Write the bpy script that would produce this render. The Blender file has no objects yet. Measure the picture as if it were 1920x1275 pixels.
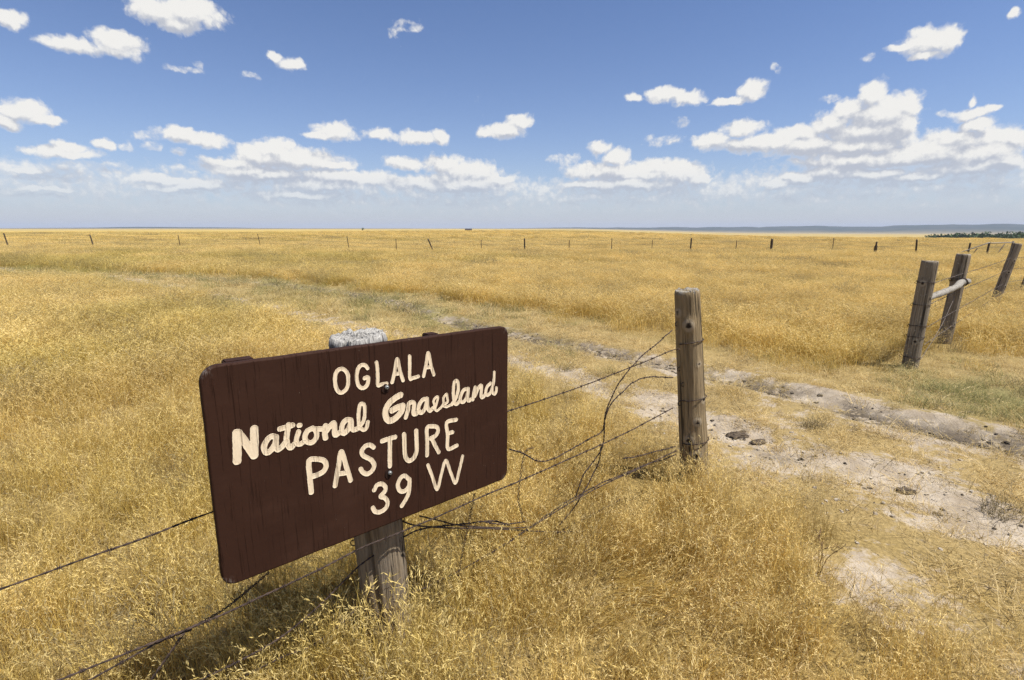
import bpy, bmesh, math, random
import numpy as np
from mathutils import Vector, Matrix

random.seed(7)
RNG = np.random.default_rng(11)
scene = bpy.context.scene
COL = scene.collection
R = math.radians

# ------------------------------------------------------------------ camera
CAM_H = 1.7
cam_data = bpy.data.cameras.new('camera')
cam = bpy.data.objects.new('camera', cam_data)
COL.objects.link(cam)
cam.location = (0, 0, CAM_H)
cam.rotation_euler = (R(90 - 12.282), 0, 0)
cam_data.sensor_width = 36.0
cam_data.lens = 18.0
cam_data.clip_start = 0.05
cam_data.clip_end = 60000
scene.camera = cam

# ------------------------------------------------------------------ render look
scene.render.engine = 'CYCLES'
vs = scene.view_settings
vs.view_transform = 'Standard'
vs.look = 'None'
vs.gamma = 1.0
vs.use_curve_mapping = False
vs.exposure = 0.55
scene.cycles.use_denoising = True
scene.cycles.denoising_input_passes = 'RGB_ALBEDO_NORMAL'
scene.cycles.denoising_prefilter = 'NONE'
scene.cycles.max_bounces = 6
scene.cycles.transparent_max_bounces = 8
scene.cycles.volume_bounces = 0

# ------------------------------------------------------------------ sun
SUN_AZ = R(-18)      # from +X, towards the camera side
SUN_EL = R(62)
sun_dir = Vector((math.cos(SUN_AZ) * math.cos(SUN_EL), math.sin(SUN_AZ) * math.cos(SUN_EL), math.sin(SUN_EL)))
sl = bpy.data.lights.new('sun', 'SUN')
sl.energy = 4.8
sl.angle = R(0.53)
sl.color = (1.0, 0.955, 0.88)
sun = bpy.data.objects.new('sun', sl)
COL.objects.link(sun)
sun.rotation_euler = sun_dir.to_track_quat('Z', 'Y').to_euler()
sun.location = (20, -8, 40)


# ------------------------------------------------------------------ node helpers
class NT:
    def __init__(self, tree):
        self.t = tree
        tree.nodes.clear()

    def n(self, kind, **kw):
        nd = self.t.nodes.new(kind)
        ins = kw.pop('i', {})
        for k, v in kw.items():
            setattr(nd, k, v)
        for k, v in ins.items():
            self.put(nd.inputs[k], v)
        return nd

    def put(self, sock, v):
        if isinstance(v, bpy.types.NodeSocket):
            self.t.links.new(v, sock)
        else:
            if sock.type == 'RGBA' and len(v) == 3:
                v = (*v, 1)
            sock.default_value = v

    def m(self, op, a, b=None, c=None, clamp=False):
        nd = self.t.nodes.new('ShaderNodeMath')
        nd.operation = op
        nd.use_clamp = clamp
        for k, v in enumerate((a, b, c)):
            if v is not None:
                self.put(nd.inputs[k], v)
        return nd.outputs[0]

    def vm(self, op, a, b=None, c=None):
        nd = self.t.nodes.new('ShaderNodeVectorMath')
        nd.operation = op
        for k, v in enumerate((a, b, c)):
            if v is not None:
                self.put(nd.inputs[k], v)
        return nd.outputs['Value' if op in ('LENGTH', 'DOT_PRODUCT') else 'Vector']

    def mix(self, fac, a, b, blend='MIX'):
        nd = self.t.nodes.new('ShaderNodeMix')
        nd.data_type = 'RGBA'
        nd.blend_type = blend
        self.put(nd.inputs[0], fac)
        self.put(nd.inputs[6], a)
        self.put(nd.inputs[7], b)
        return nd.outputs[2]

    def step(self, v, lo, hi, a=0.0, b=1.0):
        nd = self.t.nodes.new('ShaderNodeMapRange')
        nd.interpolation_type = 'SMOOTHSTEP'
        for k, x in zip(('Value', 'From Min', 'From Max', 'To Min', 'To Max'), (v, lo, hi, a, b)):
            self.put(nd.inputs[k], x)
        return nd.outputs[0]

    def noise(self, vec, scale, detail=3, rough=0.5, dist=0.0, col=False, dims='3D'):
        nd = self.t.nodes.new('ShaderNodeTexNoise')
        if vec is not None:
            self.put(nd.inputs['Vector'], vec)
        self.put(nd.inputs['Scale'], scale)
        nd.noise_dimensions = dims
        nd.inputs['Detail'].default_value = detail
        nd.inputs['Roughness'].default_value = rough
        nd.inputs['Distortion'].default_value = dist
        return nd.outputs['Color' if col else 0]


# ------------------------------------------------------------------ sky: Nishita with cumulus clouds placed by direction
# azimuth (deg, 0 = +Y, positive to +X), elevation (deg), half widths (deg)
CLOUDS = [(-41.42,15.03,1.15,0.7),(-31.71,17.43,2.41,1.03),(-29.31,17.95,2.69,1.16),(-30.61,16.98,1.79,0.66),(-38.16,14.15,2.01,0.64),(-35.02,14.71,1.82,0.93),(-35.0,15.31,0.65,0.54),(-22.94,15.48,0.92,0.47),(-21.56,14.93,1.13,0.57),(-41.78,8.91,1.7,0.85),(-40.31,8.37,1.3,0.48),(-42.8,8.09,1.2,0.61),(-31.29,8.22,2.05,0.63),(-29.47,7.83,2.05,0.6),(-31.45,8.6,1.02,0.44),(-39.67,6.04,2.52,0.45),(-39.28,6.44,1.18,0.41),(-36.98,6.86,0.79,0.38),(-17.91,9.43,2.23,0.88),(-19.55,8.86,1.5,0.44),(-13.66,9.43,1.48,0.6),(-9.75,9.16,2.73,0.66),(-7.49,9.31,0.94,0.82),(-1.01,10.06,2.46,0.87),(0.84,10.82,1.4,0.71),(-2.8,9.79,1.12,0.46),(12.42,12.9,0.84,0.48),(15.65,12.73,1.95,0.71),(17.7,12.36,1.71,0.66),(14.85,13.15,1.29,0.47),(23.45,12.59,1.39,0.9),(21.74,11.88,2.01,0.42),(36.41,14.73,1.86,0.95),(37.77,14.58,0.95,1.05),(34.68,14.58,1.25,0.35),(36.39,13.64,1.13,0.39),(41.48,15.56,0.48,0.38),(33.13,11.19,1.01,1.13),(33.87,9.56,2.54,1.71),(35.73,10.05,0.84,1.16),(31.46,10.17,1.21,0.96),(30.36,9.19,1.92,1.2),(32.98,8.07,3.76,1.23),(35.51,8.42,1.34,1.4),(27.9,8.5,2.85,0.88),(24.81,7.97,4.55,0.91),(20.23,8.43,1.88,0.73),(22.81,9.38,2.0,0.71),(32.23,7.08,5.25,0.72),(40.22,8.96,1.3,0.47),(39.89,9.89,0.36,0.43),(41.43,9.22,0.56,0.35),(40.67,8.09,1.22,0.56),(38.85,7.09,2.25,0.99),(41.46,6.99,1.83,0.91),(38.08,6.51,2.98,0.67),(42.72,6.7,1.37,0.78),(30.83,5.08,2.94,0.93),(34.1,4.72,3.33,0.63),(37.15,4.29,2.9,0.48),(40.82,4.89,3.1,0.66),(42.52,5.04,1.7,0.72),(28.31,4.64,2.44,0.67),(26.79,4.16,2.28,0.54),(9.24,8.14,1.05,0.88),(11.08,7.17,1.47,0.94),(8.48,5.95,3.23,0.85),(12.62,5.66,4.34,1.05),(15.01,6.23,2.55,0.78),(17.4,5.64,2.85,1.03),(19.5,4.96,1.83,0.62),(7.97,4.56,3.37,0.54),(13.5,4.38,4.33,0.59),(-23.7,7.37,2.13,1.07),(-25.39,6.79,2.4,0.91),(-21.5,6.75,2.94,0.84),(-18.64,6.32,2.45,0.46),(-27.72,6.05,2.23,0.52),(-33.37,4.31,2.47,0.5),(-30.11,3.99,3.0,0.67),(-24.62,5.08,4.01,0.69),(-19.8,4.29,5.06,0.83),(-21.89,3.26,5.93,0.57),(-11.22,6.64,2.19,0.73),(-7.07,6.61,2.35,0.95),(-4.55,5.89,3.39,1.13),(-1.6,5.1,2.4,0.65),(-9.93,4.54,5.27,0.86),(-14.55,4.94,3.48,0.79),(-6.29,4.25,5.65,0.76),(-42.3,4.46,1.31,0.28),(-40.42,3.09,1.5,0.3),(-42.05,3.02,1.9,0.25),(36.19,6.07,7.03,0.87),(40.67,5.87,3.26,1.14),(32.37,6.0,5.27,0.82),(28.88,7.37,3.89,0.93),(-21.61,6.59,4.41,1.09),(-26.43,5.49,4.11,0.73),(-17.69,5.22,5.69,0.83),(-5.14,4.64,6.79,0.98),(12.4,4.55,6.53,0.75),(-32.23,3.72,3.69,0.47)]
WISPS = [(-33.61,17.09,0.89,0.38),(-29.7,14.11,0.41,0.33),(-30.84,13.59,1.29,0.29),(-24.93,13.67,0.63,0.31),(-10.39,18.98,1.36,0.6),(-11.72,18.3,0.73,0.52),(-35.34,6.92,0.75,0.52),(-33.6,7.15,0.67,0.4),(-31.66,6.81,0.66,0.36),(-33.3,8.04,1.77,0.44),(17.34,10.29,0.92,0.53),(32.21,14.15,0.47,0.32),(25.45,14.22,0.67,0.47),(30.12,11.21,0.91,0.35),(38.67,9.08,0.82,0.32),(15.39,8.61,2.09,0.6),(-42.89,3.58,1.23,0.65),(-36.67,5.18,1.17,0.35),(-32.05,5.29,1.39,0.46),(23.32,3.63,2.42,1.11),(29.28,3.74,3.71,0.77),(-35.75,3.74,1.7,0.63),(-31.3,4.69,2.08,0.56),(-27.95,3.78,3.13,0.97),(-0.57,4.01,5.15,0.99),(-15.71,3.38,8.48,0.96),(36.68,2.37,4.46,0.54),(31.12,2.53,4.23,0.57),(40.23,2.13,2.69,0.51),(16.3,2.3,7.95,0.64),(-3.46,2.67,11.35,0.78),(-33.65,2.0,8.02,0.47),(-19.95,2.25,11.14,0.63),(43.36,2.47,1.03,0.49),(6.88,3.15,6.78,0.77),(-39.85,2.44,4.08,0.39),(5.66,7.05,2.25,0.63)]


def build_world():
    w = bpy.data.worlds.new('World')
    scene.world = w
    w.use_nodes = True
    t = NT(w.node_tree)
    tc = t.n('ShaderNodeTexCoord')
    nv = t.vm('NORMALIZE', tc.outputs['Generated'])
    s = t.n('ShaderNodeSeparateXYZ', i={0: nv})
    az = t.m('MULTIPLY', t.m('ARCTAN2', s.outputs[0], s.outputs[1]), 57.29578)
    el = t.m('MULTIPLY', t.m('ARCSINE', s.outputs[2]), 57.29578)
    P0 = t.n('ShaderNodeCombineXYZ', i={0: az, 1: el, 2: 0.0}).outputs[0]
    sky = t.n('ShaderNodeTexSky', sky_type='NISHITA')
    sky.sun_disc = False
    sky.sun_elevation = SUN_EL
    sky.sun_rotation = R(90) - SUN_AZ
    sky.altitude = 1100
    sky.air_density = 1.0
    sky.dust_density = 0.5
    sky.ozone_density = 3.0
    skyc = t.vm('MULTIPLY', sky.outputs[0], (0.81, 0.90, 1.10))
    # thick summer air low over the plain, the same all round
    elp = t.m('MAXIMUM', el, 0.0)
    low = t.m('ADD', t.m('MULTIPLY', t.m('EXPONENT', t.m('MULTIPLY', elp, -1 / 3.0)), 0.8), t.m('MULTIPLY', t.m('EXPONENT', t.m('MULTIPLY', elp, -1 / 11.0)), 0.38))
    skyc = t.mix(low, skyc, (5.0, 5.25, 5.7))

    def density_group(blobs, wisps, generic):
        g = bpy.data.node_groups.new('cloud_density', 'ShaderNodeTree')
        g.interface.new_socket('P', in_out='INPUT', socket_type='NodeSocketVector')
        g.interface.new_socket('D', in_out='OUTPUT', socket_type='NodeSocketFloat')
        q = NT(g)
        gi = q.n('NodeGroupInput')
        go = q.n('NodeGroupOutput')
        P = gi.outputs[0]
        sep = q.n('ShaderNodeSeparateXYZ', i={0: P})
        # billows shrink towards the horizon, as the clouds there are farther off
        k = q.m('ADD', q.m('DIVIDE', 7.0, q.m('ADD', q.m('MAXIMUM', sep.outputs[1], 0.0), 5.0)), 0.45)
        wn = q.noise(P, 0.40, 2, 0.55, col=True, dims='2D')
        wn2 = q.noise(P, 1.7, 2, 0.6, col=True, dims='2D')
        wob = q.vm('SUBTRACT', wn, (0.5, 0.5, 0.5))
        Pw = q.vm('MULTIPLY_ADD', wob, (1.5, 1.0, 0), P)
        Pw = q.vm('MULTIPLY_ADD', q.vm('SUBTRACT', wn2, (0.5, 0.5, 0.5)), (0.35, 0.3, 0), Pw)

        def chain(bl):
            prev = None
            for a, e, sa, se in bl:
                ln = q.vm('LENGTH', q.vm('MULTIPLY_ADD', Pw, (1 / sa, 1 / se, 0), (-a / sa, -e / se, 0)))
                if prev is None:
                    prev = ln
                else:
                    nd = q.n('ShaderNodeMath', operation='SMOOTH_MIN')
                    q.put(nd.inputs[0], prev); q.put(nd.inputs[1], ln)
                    nd.inputs[2].default_value = 0.2
                    prev = nd.outputs[0]
            return prev
        base = None
        if blobs:
            base = q.m('MULTIPLY_ADD', chain(blobs), -1.9, 1.9)
        if wisps:
            wi = q.m('MINIMUM', q.m('SUBTRACT', 0.72, chain(wisps)), 0.02)
            base = q.m('MAXIMUM', base, wi) if base is not None else wi
        if generic:
            gen = q.m('MULTIPLY_ADD', q.noise(q.vm('MULTIPLY', P, (0.07, 0.11, 1)), 1.0, 2, 0.5, dims='2D'), 5.0, -3.1)
            base = q.m('MINIMUM', gen, 0.7)
        # thin broken cloud banked up low down, all round
        e1 = q.m('MULTIPLY', q.m('SUBTRACT', sep.outputs[1], 3.7), 1 / 2.3)
        veil = q.m('MULTIPLY_ADD', q.m('EXPONENT', q.m('MULTIPLY', q.m('MULTIPLY', e1, e1), -1.0)), 1.75, -1.12)
        veil = q.m('MULTIPLY_ADD', q.m('SUBTRACT', q.noise(q.vm('MULTIPLY', P, (0.075, 0.2, 1)), 1.0, 2, 0.5, dims='2D'), 0.5), 1.6, veil)
        base = q.m('MAXIMUM', base, q.m('MINIMUM', veil, 0.32))
        base = q.m('MAXIMUM', base, -1.2)
        n1 = q.noise(q.vm('MULTIPLY', P, (1.0, 1.3, 1)), 0.75, 7, 0.60, 0.0, dims='2D')
        vor = q.n('ShaderNodeTexVoronoi', feature='SMOOTH_F1', voronoi_dimensions='2D', i={'Vector': Pw, 'Scale': 1.25, 'Smoothness': 0.25, 'Randomness': 1.0})
        vor.inputs['Detail'].default_value = 2
        vor.inputs['Roughness'].default_value = 0.55
        bil = q.m('SUBTRACT', 0.46, vor.outputs['Distance'])
        d = q.m('MULTIPLY_ADD', q.m('SUBTRACT', n1, 0.5), 1.35, base)
        d = q.m('MULTIPLY_ADD', bil, 0.50, d)
        q.put(go.inputs[0], q.m('ADD', d, 0.50))
        return g

    def leaf(blobs, wisps, generic):
        LEAVES.append(len(blobs) + len(wisps))
        if not (blobs or wisps or generic):
            return plain
        g = density_group(blobs, wisps, generic)

        def dens(off, after=None):
            nd = t.n('ShaderNodeGroup', node_tree=g)
            # the tiny offset keeps each sector a branch of its own when the shader is compiled
            t.put(nd.inputs[0], t.vm('ADD', P0, (off[0] + len(LEAVES) * 2e-5, off[1], 0)))
            if after is not None:      # evaluate one sample after the other, which keeps the shader small
                t.put(nd.inputs[0], t.vm('ADD', nd.inputs[0].links[0].from_socket, t.n('ShaderNodeCombineXYZ', i={2: t.m('MULTIPLY', after, 1e-7)}).outputs[0]))
            return nd.outputs[0]
        d0 = dens((0, 0, 0))
        d1 = dens((0.22, 0.5, 0), d0)
        d2 = dens((0.5, 1.9, 0), d1)
        elf = t.step(el, 0.3, 6.5)
        alpha = t.m('MULTIPLY', t.step(d0, -0.12, 1.0), t.m('MULTIPLY_ADD', elf, 0.70, 0.28))
        alpha = t.m('MULTIPLY', alpha, t.step(el, 0.1, 1.8))
        lit = t.m('MULTIPLY_ADD', t.m('SUBTRACT', d0, d1), 0.42, 0.37)
        lit = t.m('MULTIPLY_ADD', t.m('SUBTRACT', d0, d2), 0.30, lit, clamp=True)
        lit = t.step(lit, 0.0, 1.0)
        thin = t.step(d0, -0.12, 0.9)      # thin wisps glow evenly
        lit = t.m('ADD', t.m('MULTIPLY', lit, thin), t.m('MULTIPLY', t.m('SUBTRACT', 1.0, thin), 0.82))
        ccol = t.mix(lit, (0.57, 0.60, 0.68), (1.0, 0.985, 0.95))
        col = t.mix(alpha, skyc, t.vm('MULTIPLY', ccol, (7.9,) * 3))
        return t.n('ShaderNodeBackground', i={'Color': col, 'Strength': 0.078}).outputs[0]

    def switch(cond, a, b):
        return t.n('ShaderNodeMixShader', i={0: cond, 1: a, 2: b}).outputs[0]

    def touches(b, r):
        a, e, sa, se = b
        return r[0] - 2.1 * sa - 1.8 < a < r[1] + 2.1 * sa + 1.8 and r[2] - 2.1 * se - 1.3 < e < r[3] + 2.1 * se + 1.3

    def kd(r, depth):
        bl = [b for b in CLOUDS if touches(b, r)]
        wi = [b for b in WISPS if touches(b, r)]
        if len(bl) + len(wi) <= 15 or depth == 0:
            return leaf(bl, wi, False)
        if (r[1] - r[0]) > 2.2 * (r[3] - r[2]):
            m = (r[0] + r[1]) / 2
            return switch(t.m('GREATER_THAN', az, m), kd((r[0], m, r[2], r[3]), depth - 1), kd((m, r[1], r[2], r[3]), depth - 1))
        m = r[2] + (r[3] - r[2]) * 0.45
        return switch(t.m('GREATER_THAN', el, m), kd((r[0], r[1], r[2], m), depth - 1), kd((r[0], r[1], m, r[3]), depth - 1))

    plain = t.n('ShaderNodeBackground', i={'Color': skyc, 'Strength': 0.078}).outputs[0]
    LEAVES = []
    inner = kd((-56.0, 56.0, 0.0, 26.0), 4)
    outer = leaf([], [], True)
    is_out = t.m('MAXIMUM', t.m('GREATER_THAN', t.m('ABSOLUTE', az), 56.0), t.m('GREATER_THAN', el, 26.0))
    surf = switch(t.m('LESS_THAN', el, 0.0), switch(is_out, inner, outer), plain)
    print('leaves', len(LEAVES), LEAVES)
    o = t.n('ShaderNodeOutputWorld')
    t.t.links.new(surf, o.inputs[0])
    w.cycles.sampling_method = 'MANUAL'
    w.cycles.sample_map_resolution = 512


build_world()

# ------------------------------------------------------------------ object helpers
def tag(o, label=None, cat=None, group=None, kind=None):
    if label: o['label'] = label
    if cat: o['category'] = cat
    if group: o['group'] = group
    if kind: o['kind'] = kind
    return o


def thing(name, label, cat, loc=(0, 0, 0), group=None):
    o = bpy.data.objects.new(name, None)
    o.empty_display_size = 0.1
    COL.objects.link(o)
    o.location = loc
    return tag(o, label, cat, group)


def mesh_obj(name, V, F, mat, parent=None, smooth=True, attrs=None, link=True):
    me = bpy.data.meshes.new(name)
    V = np.asarray(V, dtype=np.float32)
    if isinstance(F, np.ndarray) and F.ndim == 2:
        nf, k = F.shape
        me.vertices.add(len(V))
        me.vertices.foreach_set('co', V.ravel())
        me.loops.add(nf * k)
        me.loops.foreach_set('vertex_index', F.astype(np.int32).ravel())
        me.polygons.add(nf)
        me.polygons.foreach_set('loop_start', np.arange(0, nf * k, k, dtype=np.int32))
        me.polygons.foreach_set('loop_total', np.full(nf, k, dtype=np.int32))
        me.update(calc_edges=True)
    else:
        me.from_pydata([tuple(map(float, v)) for v in V], [], F)
        me.update()
    if smooth:
        me.polygons.foreach_set('use_smooth', np.ones(len(me.polygons), dtype=bool))
    for k, a in (attrs or {}).items():
        at = me.attributes.new(k, 'FLOAT', 'POINT')
        at.data.foreach_set('value', np.asarray(a, dtype=np.float32))
    if mat:
        me.materials.append(mat)
    o = bpy.data.objects.new(name, me)
    if link:
        COL.objects.link(o)
    if parent:
        o.parent = parent
    return o


def mat_new(name):
    m = bpy.data.materials.new(name)
    m.use_nodes = True
    return m, NT(m.node_tree)


def finish(t, surf):
    o = t.n('ShaderNodeOutputMaterial')
    t.t.links.new(surf, o.inputs['Surface'])


def principled(t, col, rough=0.8, spec=0.3, metal=0.0, normal=None):
    p = t.n('ShaderNodeBsdfPrincipled')
    t.put(p.inputs['Base Color'], col)
    t.put(p.inputs['Roughness'], rough)
    t.put(p.inputs['Specular IOR Level'], spec)
    t.put(p.inputs['Metallic'], metal)
    if normal is not None:
        t.t.links.new(normal, p.inputs['Normal'])
    return p.outputs[0]


def bump(t, h, strength=0.5, dist=0.01):
    b = t.n('ShaderNodeBump', i={'Height': h})
    b.inputs['Strength'].default_value = strength
    b.inputs['Distance'].default_value = dist
    return b.outputs[0]


# smooth value noise in numpy
def vnoise(x, y, seed=0):
    x = np.asarray(x, float); y = np.asarray(y, float)
    xi = np.floor(x).astype(np.int64); yi = np.floor(y).astype(np.int64)
    fx = x - xi; fy = y - yi
    fx = fx * fx * (3 - 2 * fx); fy = fy * fy * (3 - 2 * fy)

    def h(a, b):
        n = (a * 374761393 + b * 668265263 + seed * 1442695041) & 0x7fffffff
        n = ((n ^ (n >> 13)) * 1274126177) & 0x7fffffff
        n = n ^ (n >> 16)
        return (n & 0xffff) / 65535.0
    a = h(xi, yi); b = h(xi + 1, yi); c = h(xi, yi + 1); d = h(xi + 1, yi + 1)
    return (a * (1 - fx) + b * fx) * (1 - fy) + (c * (1 - fx) + d * fx) * fy


def fbm(x, y, seed=0, octv=4):
    s = 0; a = 0.5; tot = 0
    for k in range(octv):
        s = s + a * vnoise(x * 2 ** k, y * 2 ** k, seed + k * 17)
        tot += a; a *= 0.5
    return s / tot


def sstep(v, a, b):
    t = np.clip((v - a) / (b - a), 0, 1)
    return t * t * (3 - 2 * t)


def poly_dist(px, py, line):
    """distance to a polyline, signed side (+ = left of travel)"""
    best = np.full(px.shape, 1e9); side = np.zeros(px.shape)
    for (x0, y0), (x1, y1) in zip(line[:-1], line[1:]):
        dx, dy = x1 - x0, y1 - y0
        L = dx * dx + dy * dy
        if L < 1e-9:
            continue
        t = np.clip(((px - x0) * dx + (py - y0) * dy) / L, 0, 1)
        ex = px - (x0 + t * dx); ey = py - (y0 + t * dy)
        d = np.hypot(ex, ey)
        m = d < best
        best = np.where(m, d, best)
        side = np.where(m, np.sign(dx * (py - y0) - dy * (px - x0)), side)
    return best, side


def inside(px, py, poly):
    r = np.zeros(px.shape, bool)
    n = len(poly)
    for k in range(n):
        x0, y0 = poly[k]; x1, y1 = poly[(k + 1) % n]
        if y0 == y1:
            continue
        c = ((y0 > py) != (y1 > py)) & (px < (x1 - x0) * (py - y0) / (y1 - y0) + x0)
        r ^= c
    return r


# ------------------------------------------------------------------ lay of the land (metres, camera stands at the origin)
FAR_EDGE = [(-42.53,34.16),(-29.99,27.42),(-23.69,23.88),(-18.42,21.97),(-13.59,19.86),(-9.59,18.11),(-6.79,16.31),(-4.07,14.05),(-1.99,12.93),(-1.17,11.97),(0.08,10.69),(0.62,9.77),(1.6,8.7),(2.04,7.99),(2.69,7.18),(3.25,6.56),(3.62,6.22),(4.41,6.0),(4.86,6.0),(5.53,6.43),(6.22,6.65),(6.97,6.77),(8.39,6.86)]
NEAR_EDGE = [(-29.42,23.55),(-23.01,20.98),(-18.59,18.68),(-13.77,15.95),(-8.25,12.52),(-4.55,9.37),(-2.59,7.62),(-1.11,6.46),(0.0,5.4),(0.7,4.57),(1.07,4.03),(1.27,3.56),(1.43,3.27),(1.66,2.99),(1.88,2.73),(2.0,2.51),(2.14,2.32),(2.22,2.16),(2.35,2.06),(2.55,1.86)]
FAR_RUT = [(-30.41,26.55),(-22.12,22.27),(-16.63,21.13),(-11.6,18.31),(-8.92,16.81),(-6.36,15.24),(-3.49,12.83),(-2.38,11.3),(-0.99,9.31),(-0.09,8.33),(0.94,7.35),(1.57,6.65),(2.06,6.17),(2.28,5.88),(2.58,5.55),(2.84,5.32),(3.04,5.1),(3.22,4.79),(3.28,4.55),(3.47,4.38),(3.66,4.18),(3.79,4.0),(3.96,3.92),(4.0,3.75),(4.34,3.37)]
NEAR_RUT = [(-29.48,25.73),(-21.28,21.41),(-15.11,19.17),(-9.48,14.82),(-6.65,12.43),(-4.36,10.35),(-3.0,9.15),(-1.32,7.71),(0.0,6.54),(0.84,5.53),(1.5,4.71),(1.71,4.33),(1.88,4.13),(2.03,3.96),(2.04,3.68),(2.15,3.56),(2.4,3.37),(2.64,3.15),(2.67,2.87),(2.84,2.75),(2.87,2.6),(3.14,2.34)]

def ext(l):
    # carry each line on beyond the stretch that was measured
    a, b = np.array(l[0]), np.array(l[2]); u = (a - b) / np.linalg.norm(a - b)
    return [tuple(a + u * 200)] + l


FAR_EDGE = ext(FAR_EDGE) + [(12.0, 7.4), (30, 10)]
NEAR_EDGE = ext(NEAR_EDGE) + [(4.2, 0.6), (9.0, -2.5), (30, -12)]
FAR_RUT = ext(FAR_RUT) + [(6.5, 1.9), (12, -0.8), (30, -7)]
NEAR_RUT = ext(NEAR_RUT) + [(4.8, 1.2), (10, -1.7), (30, -9)]
TRACK = FAR_EDGE + NEAR_EDGE[::-1]


def masks(x, y):
    """tall = tall dry grass cover 0..1, bare = pale soil, green = fresh low growth, rut depth"""
    x = np.asarray(x, float); y = np.asarray(y, float)
    tall = np.ones(x.shape); bare = np.zeros(x.shape); green = np.zeros(x.shape)
    nr = np.full(x.shape, 9.0); fr = np.full(x.shape, 9.0); trk = np.zeros(x.shape)
    sel = (np.hypot(x, y) < 90)
    X, Y = x[sel], y[sel]
    wob = (fbm(X * 1.3, Y * 1.3, 3) - 0.5) * 1.0 * np.clip(np.hypot(X, Y) / 8, 0.35, 1.6)
    ins = inside(X, Y, TRACK)
    d = np.minimum(poly_dist(X, Y, FAR_EDGE)[0], poly_dist(X, Y, NEAR_EDGE)[0])
    sd = np.where(ins, d, -d) + wob
    nearer = poly_dist(X, Y, NEAR_EDGE)[0] < poly_dist(X, Y, FAR_EDGE)[0]
    tr = np.where(nearer, sstep(sd, -0.28, 0.45), sstep(sd, -0.75, 0.5))
    n, _ = poly_dist(X, Y, NEAR_RUT); f, _ = poly_dist(X, Y, FAR_RUT)
    # pale soil: strongest along the ruts and where the gate traffic scrubs the ground on the right
    right = sstep(X, -2.5, 1.8)
    wid = 0.75 + 0.6 * fbm(X * 1.1, Y * 1.1, 66)
    b = np.exp(-(n / (0.30 * wid)) ** 2) * (0.85 + 0.2 * right) + np.exp(-((f - 0.12) / (0.26 * wid)) ** 2) * (0.55 + 0.15 * right)
    gate = np.exp(-(((X - 3.0) / 2.4) ** 2 + ((Y - 4.2) / 1.7) ** 2))
    b = b + gate * 0.34 * right
    b = b + 0.55 * np.exp(-(((X - 1.72) / 0.30) ** 2 + ((Y - 2.2) / 0.30) ** 2))
    b = b + 0.6 * np.exp(-(((X - 3.0) / 0.8) ** 2 + ((Y - 6.0) / 0.35) ** 2))
    b = b * (0.40 + 0.8 * sstep(fbm(X * 3.4, Y * 3.4, 9), 0.3, 0.7))
    sandy = sstep(X - 0.45 * Y, 0.35, 0.95) * sstep(3.3 - Y, 0, 0.9) * (1 - tr) * sstep(X, 0.9, 1.3)
    b = b + sandy * (0.05 + 0.30 * sstep(fbm(X * 2.4, Y * 2.4, 35), 0.4, 0.65))
    tl = 1 - tr
    tl = tl * (1 - 0.45 * sandy * sstep(fbm(X * 2.4, Y * 2.4, 35), 0.28, 0.6))
    patch = np.exp(-(((X - 1.75) / 0.34) ** 2 + ((Y - 2.22) / 0.34) ** 2))
    tl = tl * (1 - 0.8 * patch)
    tl = np.maximum(tl, 0.95 * np.exp(-(((X - 4.80) / 0.55) ** 2 + ((Y - 6.02) / 0.30) ** 2)))
    # thin cover at the lower right
    tl = tl * (1 - 0.45 * sstep(X - 0.5 * Y, 0.55, 1.3) * sstep(3.4 - Y, 0, 1.0) * sstep(fbm(X * 3, Y * 3, 21), 0.35, 0.6))
    left = sstep(-X, -1.6, 2.0)
    gr = tr * (0.03 + 0.42 * left) * (0.25 + 1.2 * fbm(X * 0.9, Y * 0.9, 31)) * np.clip(1 - 0.9 * np.exp(-(n / 0.32) ** 2), 0, 1)
    gr = gr + tr * 0.5 * left * np.exp(-((f - 0.1) / 0.4) ** 2)
    gr = np.maximum(gr, tr * 1.2 * np.exp(-(((X - 5.0) / 1.0) ** 2 + ((Y - 4.9) / 0.8) ** 2)))
    gr = np.maximum(gr, 1.0 * np.exp(-(((X - 4.7) / 0.35) ** 2 + ((Y - 5.95) / 0.25) ** 2)))
    fringe = np.where(nearer, 0.0, np.exp(-((sd + 0.25) / 0.35) ** 2)) * (0.40 + 0.6 * left)
    gr = np.maximum(gr, fringe)
    tall[sel] = tl; bare[sel] = np.clip(b, 0, 1) * np.maximum(np.maximum(tr, patch), sandy * 0.9); green[sel] = np.clip(gr, 0, 1)
    nr[sel] = n; fr[sel] = f; trk[sel] = tr
    return tall, bare, green, nr, fr, trk


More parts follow.
